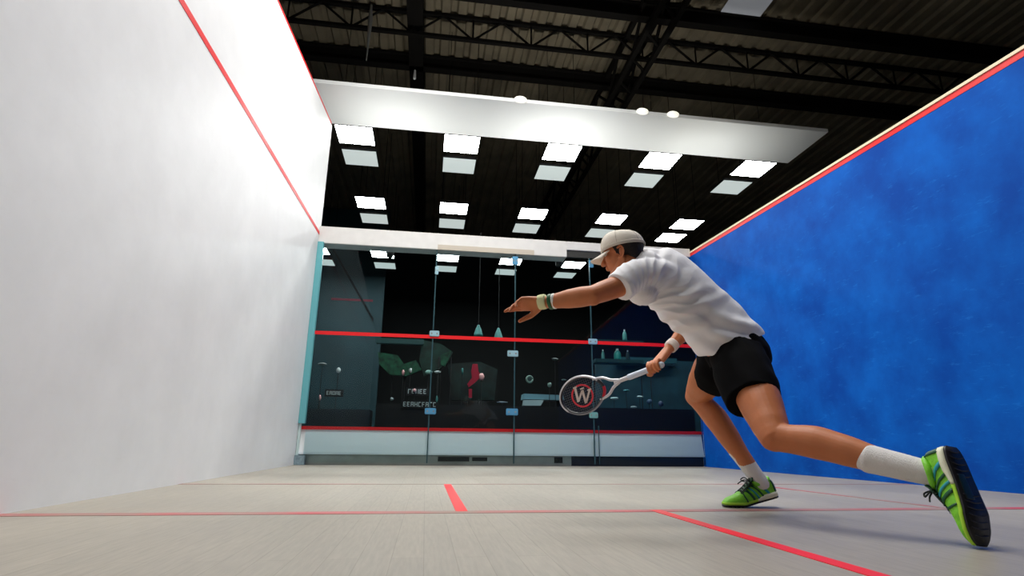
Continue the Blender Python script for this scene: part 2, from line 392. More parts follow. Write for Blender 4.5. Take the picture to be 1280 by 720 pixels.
# two girders towards the front wall
bm = bmesh.new(); box(bm, (.90, -12, 8.62), (1.22, 20, 8.66)); box(bm, (1.04, -12, 8.66), (1.08, 20, 8.96)); box(bm, (.90, -12, 8.95), (1.22, 20, 8.99))
girder('roof_girder', bm, 'black roof girder running away above the white wall side', 'roof beam')
bm = bmesh.new()
for sx in (5.62, 6.06):
    for zz in (8.2, 8.92): box(bm, (sx-.05, -12, zz-.05), (sx+.05, 20, zz+.05))
    y = -12; k = 0
    while y < 19:
        rod(bm, (sx, y, 8.2 if k % 2 else 8.92), (sx, y+.8, 8.92 if k % 2 else 8.2), .035); y += .8; k += 1
y = -12
while y < 20:
    rod(bm, (5.62, y, 8.2), (6.06, y+.4, 8.2), .03); y += .8
girder('roof_truss', bm, 'black lattice roof truss running away over the middle of the glass wall')
# purlins and open web joists across
def cross_y(px, py, z): return Z(px, py, z).y
for nm, (px, py), lab in (('roof_purlin', (650, 96), 'black roof purlin nearest the white reflector board'), ('roof_purlin', (800, 20), 'black roof purlin above the lattice joist, by the grey rooflight')):
    y = cross_y(px, py, 8.7); bm = bmesh.new()
    box(bm, (-12, y-.09, 8.62), (21, y+.09, 8.66)); box(bm, (-12, y-.02, 8.66), (21, y+.02, 8.95)); box(bm, (-12, y-.09, 8.93), (21, y+.09, 8.98))
    girder(nm, bm, lab)
y1 = cross_y(700, 61, 8.45)
bm = bmesh.new()
for zz in (8.42, 8.95): box(bm, (-12, y1-.045, zz-.035), (21, y1+.045, zz+.035))
x = -12; k = 0
while x < 20.5:
    rod(bm, (x, y1, 8.42 if k % 2 else 8.95), (x+.62, y1, 8.95 if k % 2 else 8.42), .026)
    if k % 2: rod(bm, (x, y1, 8.42), (x, y1, 8.95), .02)
    x += .62; k += 1
girder('roof_joist', bm, 'black zigzag open web roof joist crossing above the reflector board', 'roof joist')
# rooflight panel
c0, c1 = Z(893, 26, 8.98), Z(944, 28, 8.98)
rl = empty('window_5', (0, 0, 0), kind='structure')
obj('rooflight_sheet', box(bmesh.new(), (c0.x, c0.y-2.2, 8.97), (c1.x, c0.y, 8.985)), mat('dull_rooflight', (.35, .36, .38), .5, emit=(.5, .52, .56), estr=.22), rl)
obj('frame', box(bmesh.new(), (c0.x-.05, c0.y, 8.955), (c1.x+.05, c0.y+.06, 8.99)), M['steel_dark'], rl)
# hanging strip at the left
t0, t1 = Z(463, 8, 8.9), None
yy = t0.y
bm = bmesh.new(); pts = [P(464, 6, yy), P(463, 25, yy), P(461, 45, yy), P(458, 75, yy)]
loft(bm, pts, [.02, .045, .032, .012], [.02]*4, n=10)
o = obj('hanging_cable_bundle', bm, mat('dull_grey_wrap', (.22, .22, .20), .5, emit=None), None, True); tag(o, 'pale grey cable bundle hanging from the roof above the white wall', 'cable')
bm = bmesh.new(); c = P(518.5, 93, 1.9); 
loft(bm, [c+V((0, 0, -.09)), c+V((0, 0, .09))], [.03, .02], n=10)
o = obj('small_sensor', bm, mat('white_sensor', (.6, .6, .6), .4), None, True); tag(o, 'small white sensor below the dark girder, above the reflector board', 'sensor')

# ------------------------------------------------------------------ ceiling lights
def lamp(name, loc, lab, grp, m, tilt=0):
    r = empty(name, loc, lab, 'ceiling light', grp)
    bm = bmesh.new(); box(bm, (-.37, -.35, .0), (.37, .35, .06), .01); obj('housing', bm, M['lampframe'], r)
    bm = bmesh.new(); box(bm, (-.355, -.335, -.006), (.355, .335, .002)); obj('diffuser', bm, m, r)
    for sx in (-.3, .3):
        bm = bmesh.new(); rod(bm, (sx, 0, .05), (sx, 0, 2.74), .006); obj('suspension_wire', bm, M['steel_dark'], r)
    r.rotation_euler = (tilt, 0, 0)
    return r
def copy_tree(o, parent=None):
    c = o.copy(); C.objects.link(c)
    if parent: c.parent = parent
    for k in list(o.children): copy_tree(k, c)
    return c
LX = [-2.13, -.02, 2.13, 4.27, 6.47, 8.67]
rows = [(2.44, 'front row'), (5.80, 'middle row'), (9.97, 'back row')]
cols = ['leftmost column', 'first column right of the white wall', 'second column from the white wall', 'middle column', 'column right of the middle', 'rightmost column']
pb = lamp('ceiling_light', (LX[1], rows[0][0], 6.3), 'x', 'bright square ceiling lights', M['lamp'])
pd = lamp('ceiling_light', (LX[1], rows[0][0]+.92, 6.3), 'x', 'dimmer square ceiling lights', M['lamp_dim'])
used = [0, 0]
rn = ['row under reflector board', 'row above steel beam', 'row behind glass']
cn = ['by white wall corner', 'first from white wall', 'second from white wall', 'third from white wall', 'fourth from white wall', 'nearest blue wall']
for j, (y, _) in enumerate(rows):
    for i, x in enumerate(LX):
        if j < 2 and i == 0: continue
        if j == 2 and i == 5: continue
        for k, (pr, wd) in enumerate(((pb, 'bright white'), (pd, 'dimmer grey'))):
            if used[k] == 0: o = pr; used[k] = 1
            else: o = copy_tree(pr)
            dy = 0 if k == 0 else (.95 if j == 0 else 1.08 if j == 1 else 1.25)
            o.location = (x, y+dy, 6.3)
            bright = (k == 1 and j == 1 and i == 5)
            if bright:
                for c_ in o.children:
                    if c_.name.startswith('diffuser'): c_.data = c_.data.copy(); c_.data.materials[0] = M['lamp']
            o['label'] = ('bright' if k == 0 or bright else 'dim')+' square ceiling light'+(', lower of its bright pair' if bright else '')+', '+rn[j]+', '+cn[i]

# court lights, over the players (outside the view)
pc = lamp('court_light', (1.4, -2.2, 6.3), 'square court light hanging high over the court floor', 'court lights above the court floor', M['lamp_court'])
ld = bpy.data.lights.new('court_beam', 'AREA'); ld.shape = 'RECTANGLE'; ld.size = .7; ld.size_y = .66; ld.energy = 56; ld.spread = math.radians(165); ld.color = (1, .985, .96)
lo = bpy.data.objects.new('court_beam', ld); C.objects.link(lo); lo.parent = pc; lo.location = (0, 0, -.012)
first = True
for y in (-2.35, -4.3, -6.2):
    for x in (.8, 2.3, 3.8):
        o = pc if first else copy_tree(pc); first = False
        o.location = (x, y, 6.3)
        if y < -6:
            for c_ in o.children:
                if c_.type == 'LIGHT': c_.data = c_.data.copy(); c_.data.energy = 24

# unseen uplights added behind the header to brighten the reflector board
def added_uplight(x, e, px, lab):
    r = empty('added_uplight', (x, .42, 3.18), lab, 'added_uplight', 'added uplights behind the steel beam')
    bm = bmesh.new(); loft(bm, [V((0, 0, -.1)), V((0, 0, .02)), V((0, 0, .1))], [.05, .07, .08], n=16, dome=False); obj('housing', bm, M['lampframe'], r)
    bm = bmesh.new(); loft(bm, [V((0, 0, .1)), V((0, 0, .105))], [.07, .07], n=16, dome=False, sub=1); obj('lens', bm, M['lamp'], r)
    bm = bmesh.new(); box(bm, (-.02, -.22, -.02), (.02, 0, .01)); obj('bracket', bm, M['steel_dark'], r)
    ld = bpy.data.lights.new('added_uplight_beam', 'SPOT'); ld.energy = e; ld.spot_size = math.radians(110); ld.spot_blend = 1; ld.shadow_soft_size = .07; ld.color = (1, 1, .97)
    lo = bpy.data.objects.new('added_uplight_beam', ld); C.objects.link(lo); lo.parent = r; lo.location = (0, 0, .12)
    lo.rotation_euler = (math.radians(180-8), 0, 0)
added_uplight(1.0, 180, 0, 'added unseen lamp behind the steel beam nearest the white wall')
added_uplight(3.7, 240, 0, 'added unseen lamp behind the middle of the steel beam')
added_uplight(6.3, 150, 0, 'added unseen lamp behind the steel beam nearest the blue wall')
# small round spot heads at the edge of the reflector board
for px, py, lab in ((650, 127, 'small round spot on the reflector board edge, nearest the white wall'), (802, 141, 'small round spot on the reflector board edge, middle one'), (840, 145, 'small round spot on the reflector board edge, nearest the blue wall')):
    c = Z(px, py, 5.44); r = empty('spot_head', (c.x, -.56, 5.44), lab, 'spotlight', 'spot heads on the reflector board edge')
    bm = bmesh.new(); ellipsoid(bm, V((0, -.01, .0)), (V((.10, 0, 0)), V((0, .05, 0)), V((0, 0, .055)))); obj('head', bm, mat('spot_glow', (.9, .9, .85), .4, emit=(1, .95, .8), estr=.8), r, True)
    bm = bmesh.new(); rod(bm, (0, 0, .0), (0, .05, .1), .012); obj('arm', bm, M['steel_dark'], r)

# ------------------------------------------------------------------ hall beyond the glass
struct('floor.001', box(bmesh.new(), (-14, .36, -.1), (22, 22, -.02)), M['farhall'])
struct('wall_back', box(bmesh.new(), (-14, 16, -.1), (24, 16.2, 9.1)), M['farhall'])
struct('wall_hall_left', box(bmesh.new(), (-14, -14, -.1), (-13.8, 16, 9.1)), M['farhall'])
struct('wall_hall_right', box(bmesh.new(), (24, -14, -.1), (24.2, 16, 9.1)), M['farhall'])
# slate wall piece at left
YS = 12.6
a, b2 = P(360, 560, YS), P(466, 560, YS); tz = P(466, 300, YS).z
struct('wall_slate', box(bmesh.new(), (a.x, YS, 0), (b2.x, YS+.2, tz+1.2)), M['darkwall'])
bm = bmesh.new(); prism(bm, [P(413, 308, YS-.03), P(416, 308, YS-.03), P(467, 398, YS-.03), P(466, 402, YS-.03)], V((0, .03, 0)))
struct('trim_13', bm, mat('dark_seam', (.001, .003, .004), .9))
a = P(414, 373.5, YS-.02); b2 = P(466, 377, YS-.02)
struct('trim_14', box(bmesh.new(), (a.x, YS-.02, a.z-.04), (b2.x, YS, a.z+.04)), mat('faded_red_line', (.16, .012, .03), .6))

def flat(px0, py0, px1, py1, y, d, m, name, lab, cat_, bev=.01, grp=None, parts=None, zb=None):
    a, b_ = P(px0, py1, y), P(px1, py0, y)
    if zb is not None: a.z = zb
    o = obj(name, box(bmesh.new(), (a.x, y, a.z), (b_.x, y+d, b_.z), min(bev, abs(b_.z-a.z)*.2, abs(b_.x-a.x)*.2)), m); tag(o, lab, cat_, grp); return o
def poly(pxs, y, d, m, name, lab, cat_, grp=None):
    pts = [P(p[0], p[1], y) for p in pxs]; cx_ = sum((p.x for p in pts))/len(pts); top_ = min(p.z for p in pts)
    bm = bmesh.new(); prism(bm, pts, V((0, d, 0)))
    r = empty(name, (cx_, y+d, -.02), lab, cat_, grp); o = obj('panel_cloth' if 'banner' in name else 'panel', bm, m, r); o.location = -r.location
    for sx in (-.12, .12):
        bm = bmesh.new(); rod(bm, (sx, .02, 0), (sx, .02, top_+.22), .012); obj('pole', bm, M['rod'], r)
    return r
# long black counter
flat(466, 512, 868, 562, 2.2, .48, M['black'], 'counter', 'long black counter behind the glass, just above the white board', 'counter', zb=-.02)
flat(380, 512, 463, 562, 2.2, .5, mat('slate_counter', (.010, .018, .026), .6), 'low_cabinet', 'dark slate cabinet behind the left pane beside the white wall', 'cabinet', zb=-.02)
# teal lit area at the right
flat(748, 452, 872, 570, 5.2, .1, M['farteal'], 'backlit_screen', 'dark teal backlit screen behind the racket hand', 'screen', zb=-.02)
poly([(771, 446), (846, 448), (846, 454), (771, 456)], 5.0, .1, mat('pale_teal_ledge', (.012, .07, .09), .5), 'ledge_board', 'pale teal ledge board above the teal display panel', 'board')
def bottle(px, py0, py1, w, y, m, lab, grp='bottles on the shelf behind the glass'):
    a, b_ = P(px, py1, y), P(px, py0, y); h = b_.z-a.z; c = V((a.x, y, a.z))
    r = empty('bottle', c, lab, 'bottle', grp)
    bm = bmesh.new(); loft(bm, [V((0, 0, 0)), V((0, 0, h*.5)), V((0, 0, h*.7)), V((0, 0, h*.86))], [w, w, w*.8, w*.35], n=12, dome=False, sub=3); obj('bottle_body', bm, m, r, True)
    bm = bmesh.new(); loft(bm, [V((0, 0, h*.86)), V((0, 0, h))], [w*.38, w*.38], n=10, dome=False, sub=1); obj('cap', bm, M['offwhite'], r)
bottle(754, 437, 450, .035, 3.2, M['paleteal'], 'small pale bottle below the red line, right of the third joint')
bottle(772, 436, 450, .075, 3.2, mat('bright_teal', (.02, .24, .22), .4), 'wide bright teal bottle below the red line')
bottle(785, 438, 450, .04, 3.2, M['farteal'], 'dark teal bottle at the right end of the shelf')
bottle(781, 412, 426, .045, 3.2, M['paleteal'], 'green bottle standing above the red line on the upper shelf')
flat(745, 450, 805, 453, 3.1, .3, mat('teal_shelf', (.004, .035, .04), .5), 'wall_shelf', 'thin teal shelf under the teal bottles', 'shelf')
flat(745, 426, 805, 428, 3.1, .3, mat('teal_shelf2', (.006, .03, .035), .5), 'wall_shelf', 'thin dark shelf hidden by the upper red line', 'shelf')
# pendant shades
def pendant(px, py, lab):
    c = P(px, py, 3.6); r = empty('pendant_lamp', c, lab, 'pendant lamp', 'pale teal pendant lamps')
    bm = bmesh.new(); loft(bm, [V((0, 0, -.12)), V((0, 0, .0)), V((0, 0, .12))], [.10, .07, .02], n=16, dome=False, sub=3); obj('lamp_shade', bm, M['paleteal'], r, True)
    bm = bmesh.new(); rod(bm, (0, 0, .1), (0, 0, 2.2), .006); obj('cord', bm, M['black'], r)
pendant(623, 417, 'pale teal pendant lamp under the pointing hand, right one of two')
pendant(598, 413, 'dim teal pendant lamp left of the pointing hand')
# green drapes
poly([(472, 440), (497, 444), (505, 455), (520, 450), (527, 462), (508, 470), (487, 468), (474, 455)], 3.0, .12, M['green'], 'green_banner', 'green banner seen through the left panes, left of the first joint', 'banner')
poly([(528, 425), (552, 430), (566, 440), (560, 452), (548, 462), (530, 470), (524, 450)], 3.4, .12, M['green2'], 'green_banner', 'dark green banner behind the first glass joint', 'banner')
poly([(551, 444), (564, 438), (560, 450), (556, 458), (551, 456)], 2.9, .08, M['green'], 'green_banner', 'small bright green banner just right of the first glass joint', 'banner')
poly([(560, 455), (600, 452), (622, 462), (618, 500), (565, 500)], 3.3, .2, mat('very_dark_green', (.002, .012, .010), .7, var=.8, vscale=4), 'dark_screen', 'very dark green screen behind the crimson jersey', 'screen')
flat(470, 424, 530, 429, 3.2, .1, mat('dim_teal_rail', (.006, .05, .05), .6), 'rail_board', 'dim teal rail below the red line above the green banner', 'board')
# crimson jersey on a stand with a pink bag
jr = empty('hanging_jersey', P(593, 500, 2.8), 'crimson jersey hanging on a stand seen through the second pane', 'jersey')
def chp(o, r): o.location = -r.location; return o
bm = bmesh.new(); prism(bm, [P(x_, y_, 2.8) for x_, y_ in ((591, 455), (597, 455), (598, 464), (602, 470), (598, 474), (594, 478), (586, 484), (584, 480), (590, 472), (589, 464))], V((0, .08, 0))); chp(obj('jersey', bm, M['crimson'], jr), jr)
bm = bmesh.new(); prism(bm, [P(x_, y_, 2.8) for x_, y_ in ((586, 486), (590, 486), (590, 497), (586, 497))], V((0, .05, 0))); chp(obj('stand', bm, M['crimson'], jr), jr)
def blob(px, py, w, h, y, m, name, lab, cat_, grp=None):
    c = P(px, py, y); bm = bmesh.new(); ellipsoid(bm, V((0, 0, 0)), (V((w, 0, 0)), V((0, .05, 0)), V((0, 0, h))), 12)
    for v in bm.verts: v.co *= 1+.25*mnoise.noise(v.co*30+V((px, py, 0)))
    ct = P(868 if px > 466 else 463, 512, 2.2).z+.001 if y < 2.7 else -.02
    r = empty(name, (c.x, c.y, ct), lab, cat_, grp)
    o = obj(name.split('_')[-1]+'_body', bm, m, r, True); o.location = (0, 0, c.z-ct)
    if c.z-h-ct > .02:
        bm = bmesh.new(); rod(bm, (0, .02, 0), (0, .02, c.z-ct-h*.4), .006); obj('stand_rod', bm, M['rod'], r)
    return r
blob(602, 471, .05, .07, 2.62, M['pink'], 'pink_bag', 'small pale pink bag hanging beside the crimson jersey', 'bag')
# illegible pale lettering
def scribble(px0, px1, py, h, y, m, name, lab, n, cat_='sign', seed=1):
    rr = random.Random(seed); a, b_ = P(px0, py, y), P(px1, py, y); w = (b_.x-a.x)/n; H = h/75.
    bm = bmesh.new()
    for i in range(n):
        x = a.x+i*w; s = .012
        box(bm, (x, y, a.z-H/2), (x+s, y+.01, a.z+H/2))
        if rr.random() < .8: box(bm, (x, y, a.z+H/2-s), (x+w*.7, y+.01, a.z+H/2))
        if rr.random() < .6: box(bm, (x, y, a.z-s/2), (x+w*.6, y+.01, a.z+s/2))
        if rr.random() < .6: box(bm, (x, y, a.z-H/2), (x+w*.7, y+.01, a.z-H/2+s))
        if rr.random() < .5: box(bm, (x+w*.6, y, a.z-H/2), (x+w*.6+s, y+.01, a.z+H/2))
    root = empty(name, (a+b_)/2, lab, cat_)
    q = obj('lettering', bm, m, root); q.location = -root.location
    q = obj('backing', box(bmesh.new(), (a.x-.03, y+.011, a.z-H/2-.03), (b_.x+.03, y+.03, a.z+H/2+.03)), M['black'], root); q.location = -root.location
scribble(504, 546, 505, 6, 2.15, M['offwhite'], 'lettered_sign', 'small sign of pale blurred letters left of the blue clamp', 9, seed=3)
scribble(510, 534, 489, 6, 2.2, M['offwhite'], 'lettered_sign', 'shorter line of pale marks above the blurred lettered sign', 5, seed=5)
scribble(408, 427, 491, 5, 2.15, M['offwhite'], 'lettered_sign', 'small pale word behind the leftmost pane', 5, seed=9)
blob(518, 488, .03, .03, 2.15, M['pink'], 'small_flower', 'tiny pink blossom on the upper line of pale marks', 'flower')
blob(423, 463, .04, .05, 2.3, M['offwhite'], 'round_badge', 'round pale badge behind the leftmost pane', 'badge')
blob(403, 455, .08, .025, 2.3, mat('dull_pale', (.2, .25, .25), .5), 'pale_bundle', 'dull pale oblong bundle left of the round badge', 'bundle')
blob(400, 497, .02, .05, 2.48, M['pink'], 'small_cone', 'small pinkish cone below the pale word in the leftmost pane', 'cone')
blob(504, 466, .025, .055, 2.3, M['pink'], 'small_doll', 'small pinkish figure in front of the green banner', 'figure')
blob(513, 463, .03, .045, 2.3, M['offwhite'], 'small_doll', 'small pale object right of the pinkish one on the green banner', 'figure')
blob(490, 499, .03, .03, 2.3, mat('pale_dot', (.35, .42, .42), .5), 'ball', 'small pale ball on the counter left of the lettered sign', 'ball')
blob(536, 465, .07, .035, 2.3, mat('pale_mint', (.22, .42, .38), .5), 'pale_cup', 'pale mint dish beside the first glass joint', 'dish')
blob(547, 465, .06, .02, 2.3, M['offwhite'], 'folded_towel', 'folded pale towel just right of the first glass joint', 'towel')
blob(546, 500, .02, .08, 2.2, M['paleteal'], 'slim_bottle', 'slim pale teal bottle right of the lettered sign, above the blue clamp', 'bottle')
blob(578, 464, .02, .06, 2.6, M['paleteal'], 'slim_bottle', 'slim pale teal bottle left of the crimson jersey', 'bottle')
blob(628, 503, .10, .015, 2.2, mat('dull_blue', (.12, .17, .2), .5), 'flat_tray', 'flat dull tray on the counter left of the second joint', 'tray')
# round badge on wall, items
def ring(px, py, R, y, m, name, lab, cat_):
    c = P(px, py, y); bm = bmesh.new()
    pts = [V((math.cos(t)*R, 0, math.sin(t)*R)) for t in [i*2*math.pi/16 for i in range(17)]]
    loft(bm, pts, [.02]*17, ref=V((0, 1, 0)), n=8, sub=1, dome=False)
    root = empty(name, c, lab, cat_); obj('rim', bm, m, root, True)
    bm = bmesh.new(); ellipsoid(bm, V((0, 0, 0)), (V((R*.8, 0, 0)), V((0, .01, 0)), V((0, 0, R*.8)))); obj('face', bm, mat('dial', (.02, .05, .05), .5), root, True)
ring(662, 474, .06, 3, mat('dull_mint', (.16, .26, .22), .5), 'round_clock', 'round pale rimmed dial right of the second glass joint', 'clock')
blob(687, 481, .04, .045, 2.75, mat('dull_mint2', (.16, .26, .24), .5), 'small_plaque', 'small pale plaque left of the racket head', 'plaque')
blob(705, 475, .05, .015, 2.75, mat('dull_mint3', (.1, .16, .15), .5), 'small_plaque', 'faint oblong plaque touching the top left of the racket head', 'plaque')
blob(694, 449, .07, .025, 2.75, mat('dull_grey', (.05, .07, .07), .5), 'small_plaque', 'faint grey plaque high between the second and third joints', 'plaque')
# pale table with papers
tb = empty('display_table', P(680, 507, 2.9), 'pale blue table with a white lower board left of the racket', 'table')
def tpart(nm, pxs, m, y=2.9, d=.3):
    bm = bmesh.new(); prism(bm, [P(p[0], p[1], y) for p in pxs], V((0, d, 0))); chp(obj(nm, bm, m, tb), tb)
tpart('table_top', [(655, 492), (704, 494), (706, 500), (654, 499)], M['benchblue'])
tpart('front_board', [(654, 500), (680, 500), (676, 507), (653, 507)], mat('pale_board', (.38, .52, .54), .5), 2.85, .03)
tpart('leg', [(656, 507), (659, 507), (659, 540), (656, 540)], M['black'])
tpart('leg', [(700, 500), (703, 500), (703, 540), (700, 540)], M['black'])
items = [(768, 498, .09, .03, 'white folded towel on the display left of the third joint'), (792, 509, .07, .025, 'lower white folded towel right of the racket throat'), (800, 496, .08, .02, 'curved white tray under the display panel'), (812, 502, .06, .05, 'blue grey box right of the white tray'), (826, 505, .05, .06, 'dark blue jar near the front knee'), (783, 488, .07, .02, 'pale plate above the white towels')]
for k, (px, py, w, h, lab) in enumerate(items):
    blob(px, py, w*.9, h*.9, 2.42, mat('display_item_%d' % k, [(.35, .5, .55), (.28, .4, .45), (.3, .45, .5), (.03, .07, .14), (.01, .03, .09), (.06, .25, .27)][k], .5), 'display_item', lab, 'display item')

# ------------------------------------------------------------------ racket
hand_R = P(819, 459, -5.27)
tip = None
for k in range(400):
    q = P(703.5, 503, -5.27+k*.002)
    if (q-hand_R).length >= .635: tip = q; break
ax = (tip-hand_R).normalized()
BUTT = hand_R-ax*.036
# width direction of the head: close to upright in the picture
view = (P(735, 495, -5.1)-CAM).normalized()
wd = V((0, 0, 1)); wd = (wd-ax*wd.dot(ax)).normalized()
nrm = ax.cross(wd).normalized()
a_ = math.radians(-14); wd = (wd*math.cos(a_)+nrm*math.sin(a_)).normalized(); nrm = ax.cross(wd).normalized()
def rk(u, w, n=0): return BUTT+ax*u+wd*w+nrm*n
RK = empty('squash_racket', BUTT, 'silver and black squash racket with pale grip held low in the right hand', 'squash racket')
def rpart(nm, bm, m, smooth=True, par=None):
    o = obj(nm, bm, m, par or RK, smooth)
    o.location = -RK.location if not par else (0, 0, 0); return o
HC, HA, HB = .525, .155, .105
def head(t, k=1.0):
    # teardrop: narrows toward the throat
    u = math.cos(t); w = math.sin(t)
    return HC+HA*k*u, HB*k*w*(1-.18*max(0, -u)**1.5*1.0)
def arc(t0, t1, m, nm, n=40, r=.0075, rb=.011):
    pts = []
    for i in range(n+1):
        t = t0+(t1-t0)*i/n; u, w = head(t); pts.append(rk(u, w))
    bm = bmesh.new(); loft(bm, pts, [rb]*(n+1), [r]*(n+1), ref=nrm, n=10, sub=1); return rpart(nm, bm, m)
arc(math.radians(-35), math.radians(150), M['racket_silver'], 'frame_upper')
arc(math.radians(150), math.radians(178), M['racket_black'], 'frame_upper_shoulder')
arc(math.radians(-150), math.radians(-35), mat('dark_silver_frame', (.22, .22, .24), .35, .3), 'frame_lower', r=.005)
arc(math.radians(-182), math.radians(-148), M['racket_red'], 'bridge_accent')
bm = bmesh.new()
for t in range(-170, -30, 4): pass
pts = [rk(*head(math.radians(t), .955)) for t in range(-180, 181, 8)]
loft(bm, pts, [.010]*len(pts), [.0045]*len(pts), ref=nrm, n=8, sub=1, dome=False); rpart('bumper', bm, M['racket_black'])
# throat
for s in (1, -1):
    u, w = head(math.radians(s*140)); u2, w2 = head(math.radians(s*165))
    bm = bmesh.new(); loft(bm, [rk(u+.01, w), rk(u-.05, w*.82), rk(.315, s*.022), rk(.27, s*.006)], [.010]*4, [.0075, .0075, .008, .009], ref=nrm, n=10); rpart('throat', bm, M['racket_silver'])
bm = bmesh.new(); loft(bm, [rk(.29, 0), rk(.24, 0), rk(.185, 0)], [.011, .012, .013], n=12); rpart('shaft', bm, M['racket_silver'])
bm = bmesh.new(); loft(bm, [rk(-.0, 0), rk(.01, 0), rk(.10, 0), rk(.195, 0), rk(.205, 0)], [.018, .0165, .0155, .0165, .013], n=16)
g = rpart('grip', bm, M['grip'])
bm = bmesh.new()
for i in range(-7, 8):
    w = i*.0128
    k = math.sqrt(max(0, 1-(w/(HB*.95))**2))*HA*.95
    if k > .02: rod(bm, rk(HC-k*(.96), w), rk(HC+k, w), .0007, 4)
for i in range(-10, 11):
    u = i*.0142
    k = math.sqrt(max(0, 1-(u/(HA*.95))**2))*HB*.95*(1-.18*max(0, -u/HA)**1.5)
    if k > .015: rod(bm, rk(HC+u, -k), rk(HC+u, k), .0007, 4)
rpart('strings', bm, M['string'], False)
# W stencil inked on the strings, in a red ring
LC = (HC+.0, -.004)
def toward_cam():
    return 1 if nrm.dot(CAM-rk(HC, 0)) > 0 else -1
SGN = toward_cam()
def flatring(R0, R1, z, m, nm, rx=1.0):
    bm = bmesh.new(); n = 40; a = []; c = []
    for i in range(n):
        t = 2*math.pi*i/n
        a.append(bm.verts.new(rk(LC[0]+math.cos(t)*R0*rx, LC[1]+math.sin(t)*R0, z*SGN))); c.append(bm.verts.new(rk(LC[0]+math.cos(t)*R1*rx, LC[1]+math.sin(t)*R1, z*SGN)))
    fs = [bm.faces.new((a[i], a[(i+1) % n], c[(i+1) % n], c[i])) for i in range(n)]
    r_ = bmesh.ops.extrude_face_region(bm, geom=fs)
    for e in r_['geom']:
        if isinstance(e, bmesh.types.BMVert): e.co += nrm*SGN*.0006
    rpart(nm, bm, m, False)
flatring(.056, .066, .0015, M['ink_red'], 'stencil_ring', 1.15)
# the letter W: strokes drawn with left as seen by the camera
imgx = -1 if ax.dot(rt) > 0 else 1   # ax runs to picture left
kY = -(wd.dot(rt))/(ax.dot(rt)); kX = -(ax.dot(up))/(wd.dot(up)); sx_ = -1 if ax.dot(rt) < 0 else 1
def wpt(x, y): return LC[0]+sx_*x*1.1+kY*y, LC[1]+y+sx_*x*1.1*kX
strokes = [((-.040, .034), (-.021, -.036)), ((-.021, -.036), (0, .030)), ((0, .030), (.021, -.036)), ((.021, -.036), (.040, .034))]
bm = bmesh.new()
for (a, c) in strokes:
    for wdt in (1,):
        a3 = wpt(*a); c3 = wpt(*c); h = .008
        pts = [rk(a3[0]-h, a3[1], .002*SGN), rk(a3[0]+h, a3[1], .002*SGN), rk(c3[0]+h, c3[1], .002*SGN), rk(c3[0]-h, c3[1], .002*SGN)]
        prism(bm, pts, nrm*SGN*.0008)
for sx in (-.040, 0, .040):
    a3 = wpt(sx, .034)
    prism(bm, [rk(a3[0]-.014, a3[1], .002*SGN), rk(a3[0]+.014, a3[1], .002*SGN), rk(a3[0]+.014, a3[1]+.008, .002*SGN), rk(a3[0]-.014, a3[1]+.008, .002*SGN)], nrm*SGN*.0008)
rpart('letter_w', bm, M['ink_cream'], False)

# ------------------------------------------------------------------ the player
# shoe placement: (heel, toe direction, instep direction, length, flex)
toe_ = Z(904, 634, 0); hl_ = Z(980, 634, 0); d_ = (toe_-hl_); d_ = V((d_.x, d_.y, 0)).normalized(); L1 = .29
heel_f = toe_-d_*L1*.985+V((0, 0, .050)); FS = (heel_f, (d_*L1*.66-V((0, 0, .048))).normalized(), V((0, 0, 1)), L1, .25)
toe_ = Z(1237, 688, 0)+V((0, 0, .016)); hp_ = P(1190, 560, -6.36); dd_ = (toe_-hp_).normalized()
RS = (toe_-dd_*.30, dd_, V((-.17, 1, .0)), .305, .16)
def in_shoe(sh, t, h, w=0):
    d = sh[1]; u = (sh[2]-d*sh[2].dot(d)).normalized(); return sh[0]+d*(t*sh[3])+u*h+d.cross(u)*w
def px_of(p):
    q = p-CAM; z = q.dot(fw); return (round(640+F_PX*q.dot(rt)/z), round(360-F_PX*q.dot(up)/z))
j = dict(ls=P(802, 351, -5.56), le=P(741, 369, -5.64), lw=P(683, 378, -5.52),
         rs=P(838, 340, -5.30), re=P(866, 404, -5.18), rw=P(836, 436, -5.22),
         neck=P(812, 330, -5.42), pel=P(912, 430, -5.45),
         lh=P(928, 452, -5.55), lk=P(968, 545, -5.86), la=in_shoe(RS, .2, .108),
         rh=P(900, 447, -5.34), rk=P(871, 495, -5.06), ra=in_shoe(FS, .22, .108))
PL = empty('person', Z(940, 636, 0), 'squash player lunging left in white T-shirt, black shorts, cap and green shoes', 'person')
def pp(o): o.location = -PL.location; return o
ER = V((.9, -.43, 0)); EA = V((.43, .9, 0)); EU = V((0, 0, 1))
T = (j['neck']-j['pel']).normalized()
perp = (EU*.74+ER*.67); perp = (perp-T*perp.dot(T)).normalized()          # picture up-right, across the trunk
side = T.cross(perp).normalized()
if side.dot(EA) < 0: side = -side                                            # away from the camera
th = math.radians(45)
lat = (side*math.cos(th)+perp*math.sin(th)).normalized()                     # towards the right shoulder
back = (perp*math.cos(th)-side*math.sin(th)).normalized()                    # out of the back
bm = bmesh.new()
# trunk
def S(px, py, y): return P(px, py, y)
loft(bm, [S(912, 432, -5.45), S(885, 398, -5.44), S(856, 368, -5.43), S(832, 350, -5.42), S(817, 338, -5.42)], [.15, .14, .14, .12, .07], [.11, .10, .10, .085, .055], ref=lat, n=24)
